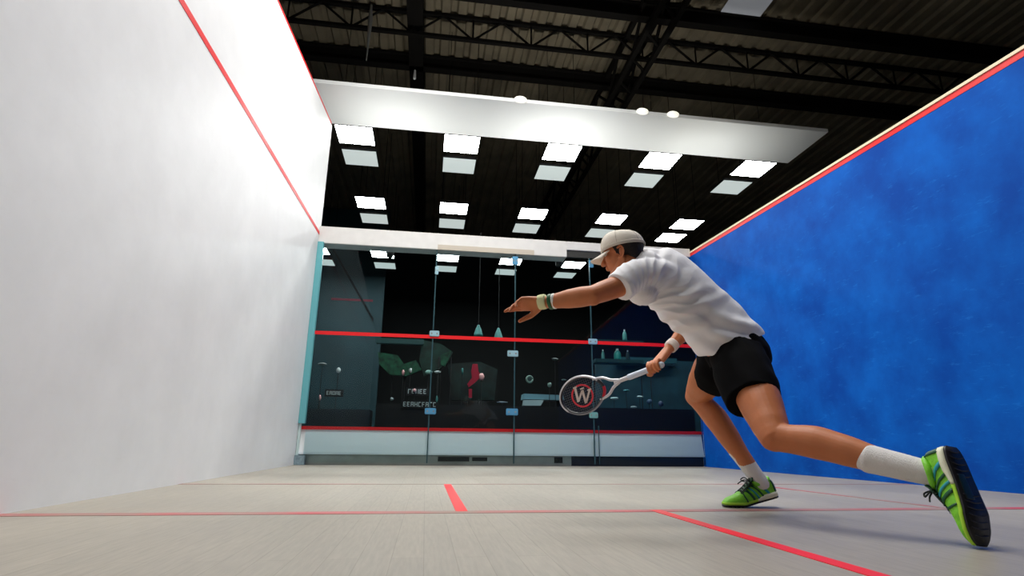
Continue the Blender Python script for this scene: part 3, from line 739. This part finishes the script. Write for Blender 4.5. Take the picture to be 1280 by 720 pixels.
# neck and head
hc = P(778, 317, -5.46)
fwd = (P(735, 326, -5.35)-P(778, 319, -5.42)).normalized()                   # where the face points
fwd = (fwd*1.0+EA*.25).normalized()
hup = (EU*.96-ER*.2+EA*.0); hup = (hup-fwd*hup.dot(fwd)).normalized()
hs = fwd.cross(hup).normalized()                                             # the head's right
if hs.dot(EA) < 0: hs = -hs
HW = hc
loft(bm, [j['neck']+lat*.0, HW-hup*.055-fwd*.03], [.062, .056], n=20, sub=4)
def H(f_, s_, u_): return HW+fwd*f_+hs*s_+hup*u_
ellipsoid(bm, H(-.012, 0, .035), (fwd*.096, hs*.074, hup*.085), 24)        # cranium
ellipsoid(bm, H(.030, 0, -.025), (fwd*.058, hs*.060, hup*.085), 20)         # face
ellipsoid(bm, H(.045, 0, -.092), (fwd*.034, hs*.030, hup*.024), 14)         # chin
for s in (-1, 1):
    loft(bm, [H(-.010, s*.058, -.045), H(.012, s*.052, -.078), H(.045, s*.022, -.095)], [.020, .019, .018], n=12)   # jaw
    ellipsoid(bm, H(.058, s*.038, -.022), (fwd*.026, hs*.024, hup*.022), 12)  # cheek
    ellipsoid(bm, H(.074, s*.030, .018), (fwd*.014, hs*.024, hup*.009), 12)   # brow
    # ear: rim, lobe, tragus
    e0 = H(-.012, s*.073, -.012)
    pts = [e0+hup*(.030*math.cos(t))-fwd*(.020*math.sin(t))+hs*s*(.006+.006*math.sin(t)) for t in [math.radians(a) for a in range(-40, 215, 25)]]
    loft(bm, pts, [.0048]*len(pts), n=8, sub=2)
    ellipsoid(bm, e0-hup*.024+fwd*.003, (fwd*.008, hs*.005, hup*.010), 10)
    ellipsoid(bm, e0-fwd*.004, (fwd*.014, hs*.004, hup*.022), 10)
loft(bm, [H(.084, 0, .010), H(.100, 0, -.016), H(.108, 0, -.034)], [.008, .011, .014], n=12)   # nose
for s in (-1, 1): ellipsoid(bm, H(.097, s*.012, -.038), (fwd*.011, hs*.008, hup*.008), 10)
ellipsoid(bm, H(.086, 0, -.058), (fwd*.013, hs*.022, hup*.006), 12); ellipsoid(bm, H(.084, 0, -.068), (fwd*.013, hs*.019, hup*.007), 12)
# left arm
def limb(a, c, r, **k): loft(bm, [a+(c-a)*(i/(len(r)-1)) for i in range(len(r))], r, n=22, **k)
limb(j['ls']+(EU*.015), j['le'], [.042, .050, .053, .050, .045])
limb(j['le'], j['lw'], [.045, .048, .045, .037, .029], )
ellipsoid(bm, j['le']+V((0, 0, -.004)), (ER*.045, EA*.044, EU*.046), 14)
loft(bm, [j['lw']+(j['le']-j['lw'])*.12, j['lw'], j['lw']+(j['lw']-j['le'])*.08], [.030, .030, .030], [.024, .023, .022], ref=EU*.5-EA*.5, n=18)
# right arm
limb(j['rs'], j['re'], [.060, .056, .050, .045, .042])
limb(j['re'], j['rw'], [.042, .045, .040, .032, .027])
# legs
def leg(h, k, a, calfdir):
    L = k-h
    loft(bm, [h, h+L*.3, h+L*.6, h+L*.85, k], [.100, .102, .092, .076, .064], n=26)
    S_ = a-k; n_ = calfdir
    loft(bm, [k, k+S_*.12+n_*.004, k+S_*.30+n_*.016, k+S_*.5+n_*.012, k+S_*.75+n_*.002, a], [.060, .057, .064, .058, .045, .038], n=26)
    ellipsoid(bm, k-n_*.016, (S_.normalized()*.05, n_*.046, S_.normalized().cross(n_)*.048), 16)
def back_of(h, k, a):
    d = ((h+a)*.5-k); s_ = (a-k).normalized(); d = d-s_*d.dot(s_); return d.normalized()
leg(j['lh'], j['lk'], j['la'], back_of(j['lh'], j['lk'], j['la'])); leg(j['rh'], j['rk'], j['ra'], back_of(j['rh'], j['rk'], j['ra']))
# hands --------------------------------------------------------
def finger(base, d, n_, segs, curls, r):
    """d pointing direction, n_ palm-side normal; each joint bends towards n_"""
    pts = [base]; ang = 0; p = base
    for L, c_ in zip(segs, curls):
        ang += math.radians(c_)
        dd = d*math.cos(ang)+n_*math.sin(ang); p = p+dd*L; pts.append(p)
    loft(bm, [base-d*.022]+pts, [r*1.05, r*1.08, r*1.0, r*.92, r*.78], n=12, sub=4)
    return pts
def hand(w, d, n_, s_, curl, thumb, sc=1.0):
    """w wrist, d fingers' direction, n_ out of the palm, s_ towards the thumb"""
    K = w+d*.092*sc
    loft(bm, [w-d*.01, w+d*.022*sc, w+d*.060*sc, K-d*.004], [.027*sc, .034*sc, .041*sc, .041*sc], [.020*sc, .019*sc, .0165*sc, .0125*sc], ref=s_, n=20, power=2.6)
    offs = [.031, .0105, -.0105, -.030]; ln = [.071, .079, .073, .057]; rad = [.0086, .0088, .0084, .0074]
    tips = []
    for i in range(4):
        b_ = K+s_*offs[i]*sc-d*(.002, 0, .003, .010)[i]
        L = ln[i]*sc; spread = (.08, .02, -.04, -.10)[i]
        dd = (d+s_*spread).normalized()
        tips.append(finger(b_, dd, n_, [L*.46, L*.30, L*.24], curl[i], rad[i]*sc))
    # thenar and thumb
    t0 = w+d*.020*sc+s_*.024*sc+n_*.006*sc
    t1 = t0+(d*thumb[0]+s_*thumb[1]+n_*thumb[2]).normalized()*.044*sc
    t2 = t1+(d*thumb[3]+s_*thumb[4]+n_*thumb[5]).normalized()*.033*sc
    t3 = t2+(d*thumb[3]+s_*thumb[4]*.6+n_*thumb[5]).normalized()*.026*sc
    loft(bm, [t0, t1, t2, t3], [.0165*sc, .0125*sc, .0105*sc, .0085*sc], n=14)
    return tips, t3
# left hand: index pointing forward, the others loosely curled, palm down
ld = (P(627, 382, -5.44)-j['lw']).normalized()
ldn = -EU*.86-EA*.20-ER*.1-V((0, 0, 0)); ldn = (ldn-ld*ldn.dot(ld)).normalized()
lsd = ld.cross(ldn).normalized()
if lsd.dot(EA) < 0: lsd = -lsd
ldn = (ldn*.88-lsd*.30).normalized(); lsd = (lsd-ldn*lsd.dot(ldn)).normalized()
ltips, lth = hand(j['lw']+ld*.02, ld, ldn, lsd, [(-6, 6, 4), (8, 16, 10), (26, 30, 18), (40, 36, 20)], (.75, .45, .5, .85, .0, .55), 1.1)
# right hand: closed round the grip
ga = ax
tw = (j['rw']-hand_R); tw = (tw-ga*tw.dot(ga)).normalized()                 # from grip to wrist
gs = ga.cross(tw).normalized()
R0 = .0255
# palm sits between wrist and grip
sd = gs if gs.dot(CAM-hand_R) > 0 else -gs
back_c = hand_R+tw*.03
loft(bm, [j['rw'], j['rw']*.55+back_c*.45, back_c+tw*.004, hand_R+tw*.020-ga*.004], [.027, .034, .040, .038], [.022, .021, .019, .015], ref=ga, n=18, power=2.4)
for i in range(4):
    o_ = (.030, .010, -.010, -.029)[i]
    pts = []
    n_k = 8; tot = math.radians(235 if i < 3 else 215)
    for q in range(n_k+1):
        t = math.radians(-10)+tot*q/n_k
        rr_ = R0+.012*math.cos(min(t, math.pi/2)) if t < math.pi/2 else R0
        pts.append(hand_R+ga*o_+tw*(math.cos(t)*rr_)+(sd*math.sin(t))*rr_)
    r_ = [.0095, .0096, .0092, .0082][i]
    loft(bm, pts, [r_*(1-.22*q/n_k) for q in range(n_k+1)], n=12, sub=2)
# thumb round the other way
pts = [hand_R+ga*(.030+.004*q)+tw*(math.cos(t)*.029)-sd*(math.sin(t)*.029) for q, t in enumerate([math.radians(a) for a in (-5, 35, 75, 115, 150)])]
loft(bm, [back_c+ga*.02]+pts, [.016, .015, .0125, .0115, .0105, .009], n=12, sub=3)
body = pp(fuse('body', bm, M['skin'], PL, .0036, 4))

# eyes
for s in (-1, 1):
    bm = bmesh.new(); ellipsoid(bm, H(.072, s*.031, .000), (fwd*.0125, hs*.012, hup*.0105), 16); pp(obj('eye', bm, mat('eye_white', (.7, .7, .68), .2), PL, True))
    bm = bmesh.new(); loft(bm, [H(.083, s*.046, .014), H(.090, s*.032, .019), H(.088, s*.015, .015)], [.003, .0042, .003], n=8); pp(obj('eyebrow', bm, M['hair'], PL, True))
# fingernails
bm = bmesh.new()
for t in ltips:
    d_ = (t[-1]-t[-2]).normalized(); nn = -ldn; nn = (nn-d_*nn.dot(d_)).normalized()
    ellipsoid(bm, t[-1]-d_*.004+nn*.0055, (d_*.0055, nn.cross(d_)*.0045, nn*.0014), 8)
pp(obj('fingernails', bm, mat('nail', (.75, .45, .36), .3), PL, True))
# hair: short, at the nape and round the ear
bm = bmesh.new()
ellipsoid(bm, H(-.024, 0, .030), (fwd*.090, hs*.0785, hup*.078), 24)
ellipsoid(bm, H(-.060, 0, -.005), (fwd*.046, hs*.062, hup*.055), 20)
for s in (-1, 1): loft(bm, [H(.022, s*.066, .028), H(.012, s*.071, .004), H(.010, s*.070, -.014)], [.007, .005, .003], n=10)
pp(fuse('hair', bm, M['hair'], PL, .004, 2, lambda co, n: .0022*mnoise.noise(co*110)))

# cap: crown, brim, button, back strap
cu = (hup*.985+fwd*.10).normalized(); cf = (fwd-cu*fwd.dot(cu)).normalized()
CC = H(-.006, 0, .030)
cap = empty('cap', (0, 0, 0)); cap.parent = PL; cap.location = -PL.location
def Cp(f_, s_, u_): return CC+cf*f_+hs*s_+cu*u_
bm = bmesh.new(); NU, NV = 48, 14; rings = []
for v in range(NV+1):
    el = v/NV*math.pi/2; ring = []
    for u in range(NU):
        a = 2*math.pi*u/NU
        rr_ = math.cos(el)**.72; hz = math.sin(el)**.95
        seam = 1+.006*abs(math.sin(3*a))**.3
        lo = -.012*(math.cos(a)*-.6)*(1-v/NV)
        ring.append((Cp(.112*rr_*math.cos(a)*seam, .090*rr_*math.sin(a)*seam, .092*hz*1.0+lo+(.010*math.cos(a) if True else 0)*hz), v, u))
    rings.append(ring)
vv = [[bm.verts.new(q[0]) for q in r_] for r_ in rings[:-1]]
top = bm.verts.new(Cp(0, 0, .093))
for i in range(NV-1):
    for u in range(NU): bm.faces.new((vv[i][u], vv[i][(u+1) % NU], vv[i+1][(u+1) % NU], vv[i+1][u]))
for u in range(NU): bm.faces.new((vv[-1][u], vv[-1][(u+1) % NU], top))
cr = obj('crown', bm, M['cap'], cap, True); so = cr.modifiers.new('t', 'SOLIDIFY'); so.thickness = .0025
bm = bmesh.new(); n = 24; inner = []; outer = []
NR = 6; grid = []
for i in range(n+1):
    a = math.radians(-62+124*i/n); row = []
    for r_ in range(NR+1):
        q = r_/NR
        f0, s0 = .111*math.cos(a), .089*math.sin(a)
        ext = .072*math.cos(a*.98)**.6 if abs(a) < 1.4 else 0
        x_ = f0+ext*q; y_ = s0*(1-.02*q)
        dz = -.006-.012*q-.55*(abs(y_)**2)/.09*q*.35-.012*(abs(s0)/.08)**2
        row.append(bm.verts.new(Cp(x_-.002, y_, dz)))
    grid.append(row)
for i in range(n):
    for r_ in range(NR): bm.faces.new((grid[i][r_], grid[i+1][r_], grid[i+1][r_+1], grid[i][r_+1]))
brim = obj('brim', bm, M['cap'], cap, True, mats=[M['cap'], M['capunder']]); so = brim.modifiers.new('t', 'SOLIDIFY'); so.thickness = .004; so.offset = 0; so.material_offset = 0
for k_ in range(6):
    a = math.pi*(k_*2+1)/6; bm = bmesh.new(); pts = []
    for v in range(0, 13):
        el = v/12.6*math.pi/2; rr_ = math.cos(el)**.72; hz = math.sin(el)**.95
        lo = .012*.6*math.cos(a)*(1-v/14)
        pts.append(Cp(.1125*rr_*math.cos(a), .0905*rr_*math.sin(a), .0925*hz+lo+.010*math.cos(a)*hz))
    loft(bm, pts, [.0013]*len(pts), n=6, sub=1, dome=False); obj('seam', bm, bpy.data.materials.get('cap_seam') or mat('cap_seam', (.50, .45, .38), .8), cap, True)
bm = bmesh.new(); ellipsoid(bm, Cp(0, 0, .094), (cf*.008, hs*.008, cu*.004), 10); obj('button', bm, M['cap'], cap, True)
bm = bmesh.new(); pts = [Cp(.1135*math.cos(a), .0915*math.sin(a), -.002+.012*.6*math.cos(a)) for a in [math.radians(k) for k in range(0, 361, 12)]]
loft(bm, pts, [.009]*len(pts), [.002]*len(pts), ref=cu, n=8, sub=1, dome=False); obj('sweatband_edge', bm, mat('cap_seam', (.55, .50, .43), .8), cap, True)

# T-shirt
bm = bmesh.new()
st = [S(914, 431, -5.45), S(900, 413, -5.45), S(884, 397, -5.445), S(856, 372, -5.44), S(832, 349, -5.43), S(817, 336, -5.43), S(806, 327, -5.43)]
loft(bm, st, [.182, .182, .180, .195, .192, .170, .085], [.150, .148, .140, .145, .138, .12, .075], ref=lat, n=40, dome=False)
loft(bm, [S(836, 348, -5.44), S(818, 333, -5.44), S(802, 325, -5.46)], [.125, .10, .072], [.11, .085, .063], ref=lat, n=28, sub=4, dome=False)      # collar slope
sl_d = (j['le']-j['ls']).normalized()
c_end = P(774, 359.5, -5.60)
sl_ref = (P(763, 343, -5.60)-P(788, 372, -5.60)).normalized()
loft(bm, [S(832, 350, -5.49), S(812, 344, -5.54), S(792, 346, -5.58), P(773.5, 359.5, -5.61)], [.105, .092, .080, .0745], [.10, .085, .076, .072], ref=sl_ref, n=30, dome=False, sub=5)
ellipsoid(bm, S(808, 333, -5.50), (ER*.085, EA*.08, EU*.078), 18); ellipsoid(bm, S(794, 340, -5.54), (ER*.065, EA*.06, EU*.062), 18)
ellipsoid(bm, S(803, 366, -5.53), (ER*.075, EA*.08, EU*.065), 18)
# right sleeve
rse = j['rs']+(j['re']-j['rs'])*.55
loft(bm, [S(842, 348, -5.36), j['rs']+(j['re']-j['rs'])*.12, rse], [.10, .085, .082], [.095, .08, .078], n=26, dome=False)
for v in bm.verts:
    rel = v.co-j['pel']; t_ = rel.dot(T); w_ = max(0, min(1, 1-(t_-.0)/.22))
    v.co += T*w_*(-rel.dot(perp)*.30)
arm_c = S(800, 382, -5.55)
def folds(co, n_):
    d = co-arm_c; r_ = d.length
    # picture-plane angle round the armpit
    x_ = d.dot(rt); y_ = d.dot(up); an = math.atan2(y_, x_)
    f1 = math.exp(-((r_-.17)/.12)**2)
    w = mnoise.noise(co*7)
    a1 = .005*f1*(1-2*abs(math.sin(an*13+w*2.5))**.8)*(.5+.5*math.cos(an-.35))
    t = (co-j['pel']).dot(T)
    a2 = .008*math.exp(-((t-.06)/.13)**2)*math.sin(co.dot(perp)*58+co.dot(T)*26+2.5*mnoise.noise(co*5))
    a3 = .003*mnoise.noise(co*14)
    l = (co-S(850, 395, -5.5)); 
    a4 = .009*math.exp(-(l.length/.16)**2)*math.sin(l.dot(up)*75-l.dot(rt)*30+w*2)
    return a1+a2+a3+a4
shirt = pp(fuse('t_shirt', bm, M['shirt'], PL, .0055, 14, folds))
# shadowed sleeve hem ring
# shorts
bm = bmesh.new()
loft(bm, [S(904, 418, -5.45), S(914, 432, -5.45), S(925, 449, -5.46), S(928, 458, -5.47)], [.145, .165, .170, .15], [.12, .145, .155, .13], ref=lat*.6+side*.6, n=34, dome=True)
def shortleg(h, k, e, ra_, tw_=None):
    d = (e-h)
    loft(bm, [h-d*.05, h+d*.35, h+d*.7, e], ra_, n=30, sub=5, dome=False)
shortleg(S(922, 448, -5.53), j['lk'], S(943, 501, -5.70), [.128, .134, .126, .119])
shortleg(S(905, 445, -5.37), j['rk'], S(889, 477, -5.20), [.125, .122, .112, .100])
ellipsoid(bm, S(936, 450, -5.47), (ER*.10, EA*.13, EU*.12), 18)
def sfold(co, n_): return .004*mnoise.noise(co*9)+.003*math.sin(co.dot(perp)*60+4*mnoise.noise(co*4))
pp(fuse('shorts', bm, M['shorts'], PL, .0055, 5, sfold))

# socks
def sock(k, a, f, r, sh):
    d = (a-k); bm = bmesh.new()
    loft(bm, [k+d*f, k+d*(f+.02), k+d*((1+f)/2), k+d*.97, a+d*.06], r, n=26, sub=5)
    ellipsoid(bm, a, (ER*.038, EA*.038, EU*.040), 16)
    u_ = (sh[2]-sh[1]*sh[2].dot(sh[1])).normalized()
    loft(bm, [in_shoe(sh, .13, .045), in_shoe(sh, .16, .06), in_shoe(sh, .25, .06), in_shoe(sh, .45, .045), in_shoe(sh, .6, .035)], [.024, .026, .026, .025, .022], [.020, .024, .026, .020, .012], ref=sh[1].cross(u_), n=20)
    loft(bm, [a, in_shoe(sh, .2, .085), in_shoe(sh, .2, .05)], [.036, .029, .024], n=20, sub=3)
    return pp(fuse('sock', bm, M['sock'], PL, .004, 2))
sock(j['lk'], j['la'], .64, [.049, .052, .047, .043, .038], RS)
sock(j['rk'], j['ra'], .66, [.045, .047, .043, .040, .037], FS)

# wristbands and strap on the left wrist
wdv = (j['lw']-j['le']).normalized()
def band(c, d, r, rb, w, m, nm, par=PL):
    bm = bmesh.new(); loft(bm, [c-d*w*.5, c-d*w*.2, c+d*w*.2, c+d*w*.5], [r*.95, r, r, r*.95], [rb*.95, rb, rb, rb*.95], ref=EU*.5-EA*.5, n=28, dome=False, sub=3)
    o = pp(obj(nm, bm, m, PL, True)); return o
band(P(678, 377.5, -5.517)+V((0, 0, 0)), wdv, .037, .034, .036, M['band_cream'], 'wristband')['label'] = 'cream towelling wristband next to the left hand'
band(j['lw']-wdv*.022, wdv, .0385, .035, .018, M['band_green'], 'watch_strap')
band(j['lw']-wdv*.040, wdv, .038, .0345, .016, M['band_white'], 'wristband')['label'] = 'white band nearest the left elbow'
rd = (j['rw']-j['re']).normalized()
bm = bmesh.new(); c = j['rw']-rd*.03; loft(bm, [c-rd*.02, c, c+rd*.02], [.0345, .036, .0345], n=26, dome=False, sub=3); o = pp(obj('wristband', bm, mat('pale_pink_band', (.75, .66, .60), .85), PL, True)); o['label'] = 'pale wristband on the racket arm'

# shoes
def shoe(heel, toe_dir, up_dir, L, ank, flex=0):
    d = toe_dir.normalized(); u = (up_dir-d*up_dir.dot(d)).normalized(); s = d.cross(u).normalized()
    root = empty('shoe', (0, 0, 0)); root.parent = PL; root.location = -PL.location
    def Q(t, w, h):
        """t along 0..1, w side, h height, with a bend at the ball of the foot"""
        x = t*L; z = h+.012*max(0, (t-.72)/.28)**2*(1 if not flex else 0)
        if flex and t > .66:
            e = (t-.66)*L; px = .66*L+e*math.cos(flex)-0; z2 = e*math.sin(flex)
            return heel+d*(px-h*math.sin(flex)*min(1, e/.03))+s*w+u*(z2+h*math.cos(flex*min(1, e/.03)))
        return heel+d*x+s*w+u*z
    def wid(t): # half width
        pts_ = [(0, .022), (.04, .033), (.15, .040), (.35, .040), (.55, .045), (.70, .050), (.85, .045), (.95, .031), (1, .014)]
        for (a, b_), (c_, e_) in zip(pts_, pts_[1:]):
            if t <= c_: q = (t-a)/(c_-a); return b_+(e_-b_)*q
        return .012
    def off(t): return .006*math.sin(math.pi*t)
    def slab(nm, t0, t1, z0, z1, grow, m, n=30):
        bm = bmesh.new(); lo = []; hi = []; m_ = []
        ts = [t0+(t1-t0)*i/n for i in range(n+1)]
        loop = [(t, 1) for t in ts]+[(t, -1) for t in reversed(ts)]
        def zz(t, z): return z(t) if callable(z) else z
        A = [bm.verts.new(Q(t, sg*(wid(t)+grow*.6)+off(t), zz(t, z0))) for t, sg in loop]
        B = [bm.verts.new(Q(t, sg*(wid(t)+grow)+off(t), (zz(t, z0)+zz(t, z1))/2)) for t, sg in loop]
        D = [bm.verts.new(Q(t, sg*(wid(t)+grow*.5)+off(t), zz(t, z1))) for t, sg in loop]
        K = len(loop)
        for X, Y in ((A, B), (B, D)):
            for i in range(K): bm.faces.new((X[i], X[(i+1) % K], Y[(i+1) % K], Y[i]))
        for X in (A, D):
            for i in range(n): bm.faces.new((X[i], X[i+1], X[K-2-i], X[K-1-i]))
        return obj(nm, bm, m, root, True)
    # outsole, lime forefoot foam, white heel foam
    slab('outsole', .0, 1.0, 0, .009, .002, M['sole_black'])
    slab('heel_midsole', 0.0, .40, .009, lambda t: .032-.012*max(0, (t-.25)/.15), .006, M['sole_white'], 14)
    slab('forefoot_midsole', .40, .995, .009, .021, .004, M['sole_lime'], 18)
    # upper: height profile
    def top(t):
        pts_ = [(0, .080), (.06, .098), (.16, .088), (.28, .086), (.40, .092), (.52, .086), (.65, .068), (.8, .053), (.92, .041), (1, .022)]
        for (a, b_), (c_, e_) in zip(pts_, pts_[1:]):
            if t <= c_: q = (t-a)/(c_-a); return b_+(e_-b_)*q
        return .018
    bm = bmesh.new(); NS = 40; NA = 22; rings = []
    for i in range(NS+1):
        t = .005+.985*i/NS; h = top(t); w = wid(t)+.001; ring = []
        for k in range(NA+1):
            a = math.pi*k/NA
            cw, sw = math.cos(a), math.sin(a)
            pw = .75 if t > .5 else .62
            ring.append(bm.verts.new(Q(t, off(t)+w*math.copysign(abs(cw)**pw, cw)*(1 if t > .5 else 1-.12*sw), .014+(h-.014)*(sw**.8))))
        rings.append(ring)
    for i in range(NS):
        for k in range(NA):
            # leave the ankle opening
            tm = (i+.5)/NS; km = (k+.5)/NA
            if .06 < tm < .36 and .33 < km < .67: continue
            bm.faces.new((rings[i][k], rings[i][k+1], rings[i+1][k+1], rings[i+1][k]))
    bm.faces.new(rings[0]); bm.faces.new(rings[-1][::-1])
    uo = obj('upper', bm, M['lime'], root, True); so = uo.modifiers.new('t', 'SOLIDIFY'); so.thickness = .004; so.offset = -1
    def surf(t, a_deg, lift=.0015):
        a = math.radians(a_deg); h = top(t)+lift; w = wid(t)+.001+lift; cw, sw = math.cos(a), math.sin(a); pw = .75 if t > .5 else .62
        return Q(t, off(t)+w*math.copysign(abs(cw)**pw, cw)*(1 if t > .5 else 1-.12*sw), .014+(h-.014)*(sw**.8))
    def strip(nm, path, wdt, m, lift=.0022):
        """overlay following the surface: path of (t, angle)"""
        bm = bmesh.new(); pr = None
        K = len(path)-1
        pts2 = []
        for i in range(K*6+1):
            f_ = i/6; q = min(int(f_), K-1); e = f_-q
            pts2.append((path[q][0]*(1-e)+path[q+1][0]*e, path[q][1]*(1-e)+path[q+1][1]*e))
        for (t, a) in pts2:
            c0 = bm.verts.new(surf(t-wdt/2, a, lift)); c1 = bm.verts.new(surf(t+wdt/2, a, lift))
            if pr: bm.faces.new((pr[0], pr[1], c1, c0))
            pr = (c0, c1)
        o = obj(nm, bm, m, root, True); so = o.modifiers.new('t', 'SOLIDIFY'); so.thickness = .002; so.offset = 0
    for sg in (0, 1):
        A_ = (lambda x: x) if not sg else (lambda x: 180-x)
        strip('side_stripe', [(.16, A_(3)), (.22, A_(30)), (.30, A_(52))], .046, M['teal'])
        strip('side_stripe', [(.28, A_(3)), (.34, A_(32)), (.42, A_(58))], .034, M['dkgreen'])
        strip('side_stripe', [(.37, A_(3)), (.43, A_(32)), (.49, A_(58))], .032, M['teal'])
        strip('side_stripe', [(.46, A_(3)), (.51, A_(30)), (.56, A_(56))], .042, M['dkgreen'])
        strip('side_stripe', [(.60, A_(3)), (.62, A_(30)), (.62, A_(55))], .022, M['dkgreen'])
        strip('heel_counter', [(.03, A_(3)), (.03, A_(35)), (.035, A_(70))], .045, M['dkgreen'])
        strip('eyestay', [(.34, A_(60)), (.48, A_(62)), (.62, A_(64))], .11, M['dkgreen'])
    # padded collar
    bm = bmesh.new(); pts = []
    for q in range(25):
        a = 2*math.pi*q/24; t = .21+.155*math.cos(a); w = .031*math.sin(a)
        pts.append(Q(t, w, .081+.015*abs(math.cos(a))**2))
    loft(bm, pts, [.0105]*25, n=10, sub=1, dome=False); obj('collar', bm, M['lime'], root, True)
    bm = bmesh.new(); loft(bm, [Q(.62, 0, .068), Q(.48, 0, .091), Q(.38, 0, .106), Q(.34, 0, .120)], [.022, .024, .024, .020], [.004, .005, .006, .005], ref=s, n=12); obj('tongue', bm, M['dkgreen'], root, True)
    bm = bmesh.new()
    for q in range(5):
        t = .40+.05*q; zt_ = .079-.0035*q
        zt_ = .100-.007*q
        loft(bm, [Q(t, -.026, zt_-.006), Q(t+.01, 0, zt_+.006), Q(t+.03, .026, zt_-.008)], [.0032]*3, n=6, sub=3)
        loft(bm, [Q(t, .026, zt_-.006), Q(t+.01, 0, zt_+.008), Q(t+.03, -.026, zt_-.008)], [.0032]*3, n=6, sub=3)
    for sg in (-1, 1):
        loft(bm, [Q(.39, 0, .108), Q(.42, sg*.025, .124), Q(.47, sg*.040, .116), Q(.43, sg*.030, .104), Q(.39, 0, .106)], [.003]*5, n=6, sub=5)
        loft(bm, [Q(.39, 0, .108), Q(.46, sg*.020, .114), Q(.53, sg*.048, .100)], [.003]*3, n=6, sub=4)
    obj('laces', bm, M['lace'], root, True)
    # sole tread
    tm = mat('tread_rubber', (.02, .02, .026), .5)
    for q in range(14):
        bm = bmesh.new(); t = .05+.065*q
        if .36 < t < .46: continue
        w = wid(t)*.75; a0 = Q(t, -w+off(t), -.001); a1 = Q(t+.015, 0+off(t), -.001); a2 = Q(t, w+off(t), -.001)
        loft(bm, [a0, a1, a2], [.002]*3, n=6, sub=2)
        obj('tread_bar', bm, tm, root, True)
    bm = bmesh.new(); loft(bm, [Q(.30, -.008, -.0015), Q(.55, -.004, -.0015)], [.016, .02], [.0015, .0015], ref=s, n=12); obj('arch_plate', bm, mat('arch_plate', (.012, .03, .02), .35), root, True)
    return root
o = shoe(FS[0], FS[1], FS[2], FS[3], j['ra'], flex=FS[4])
o2 = shoe(RS[0], RS[1], RS[2], RS[3], j['la'], flex=RS[4])

# ------------------------------------------------------------------ world and view
w = bpy.data.worlds.new('world'); bpy.context.scene.world = w; w.use_nodes = True
w.node_tree.nodes['Background'].inputs[0].default_value = (.5, .55, .6, 1); w.node_tree.nodes['Background'].inputs[1].default_value = .02
sc = bpy.context.scene
sc.view_settings.view_transform = 'Standard'; sc.view_settings.look = 'None'; sc.view_settings.exposure = 0.0; sc.view_settings.gamma = 1
sc.view_settings.use_curve_mapping = False
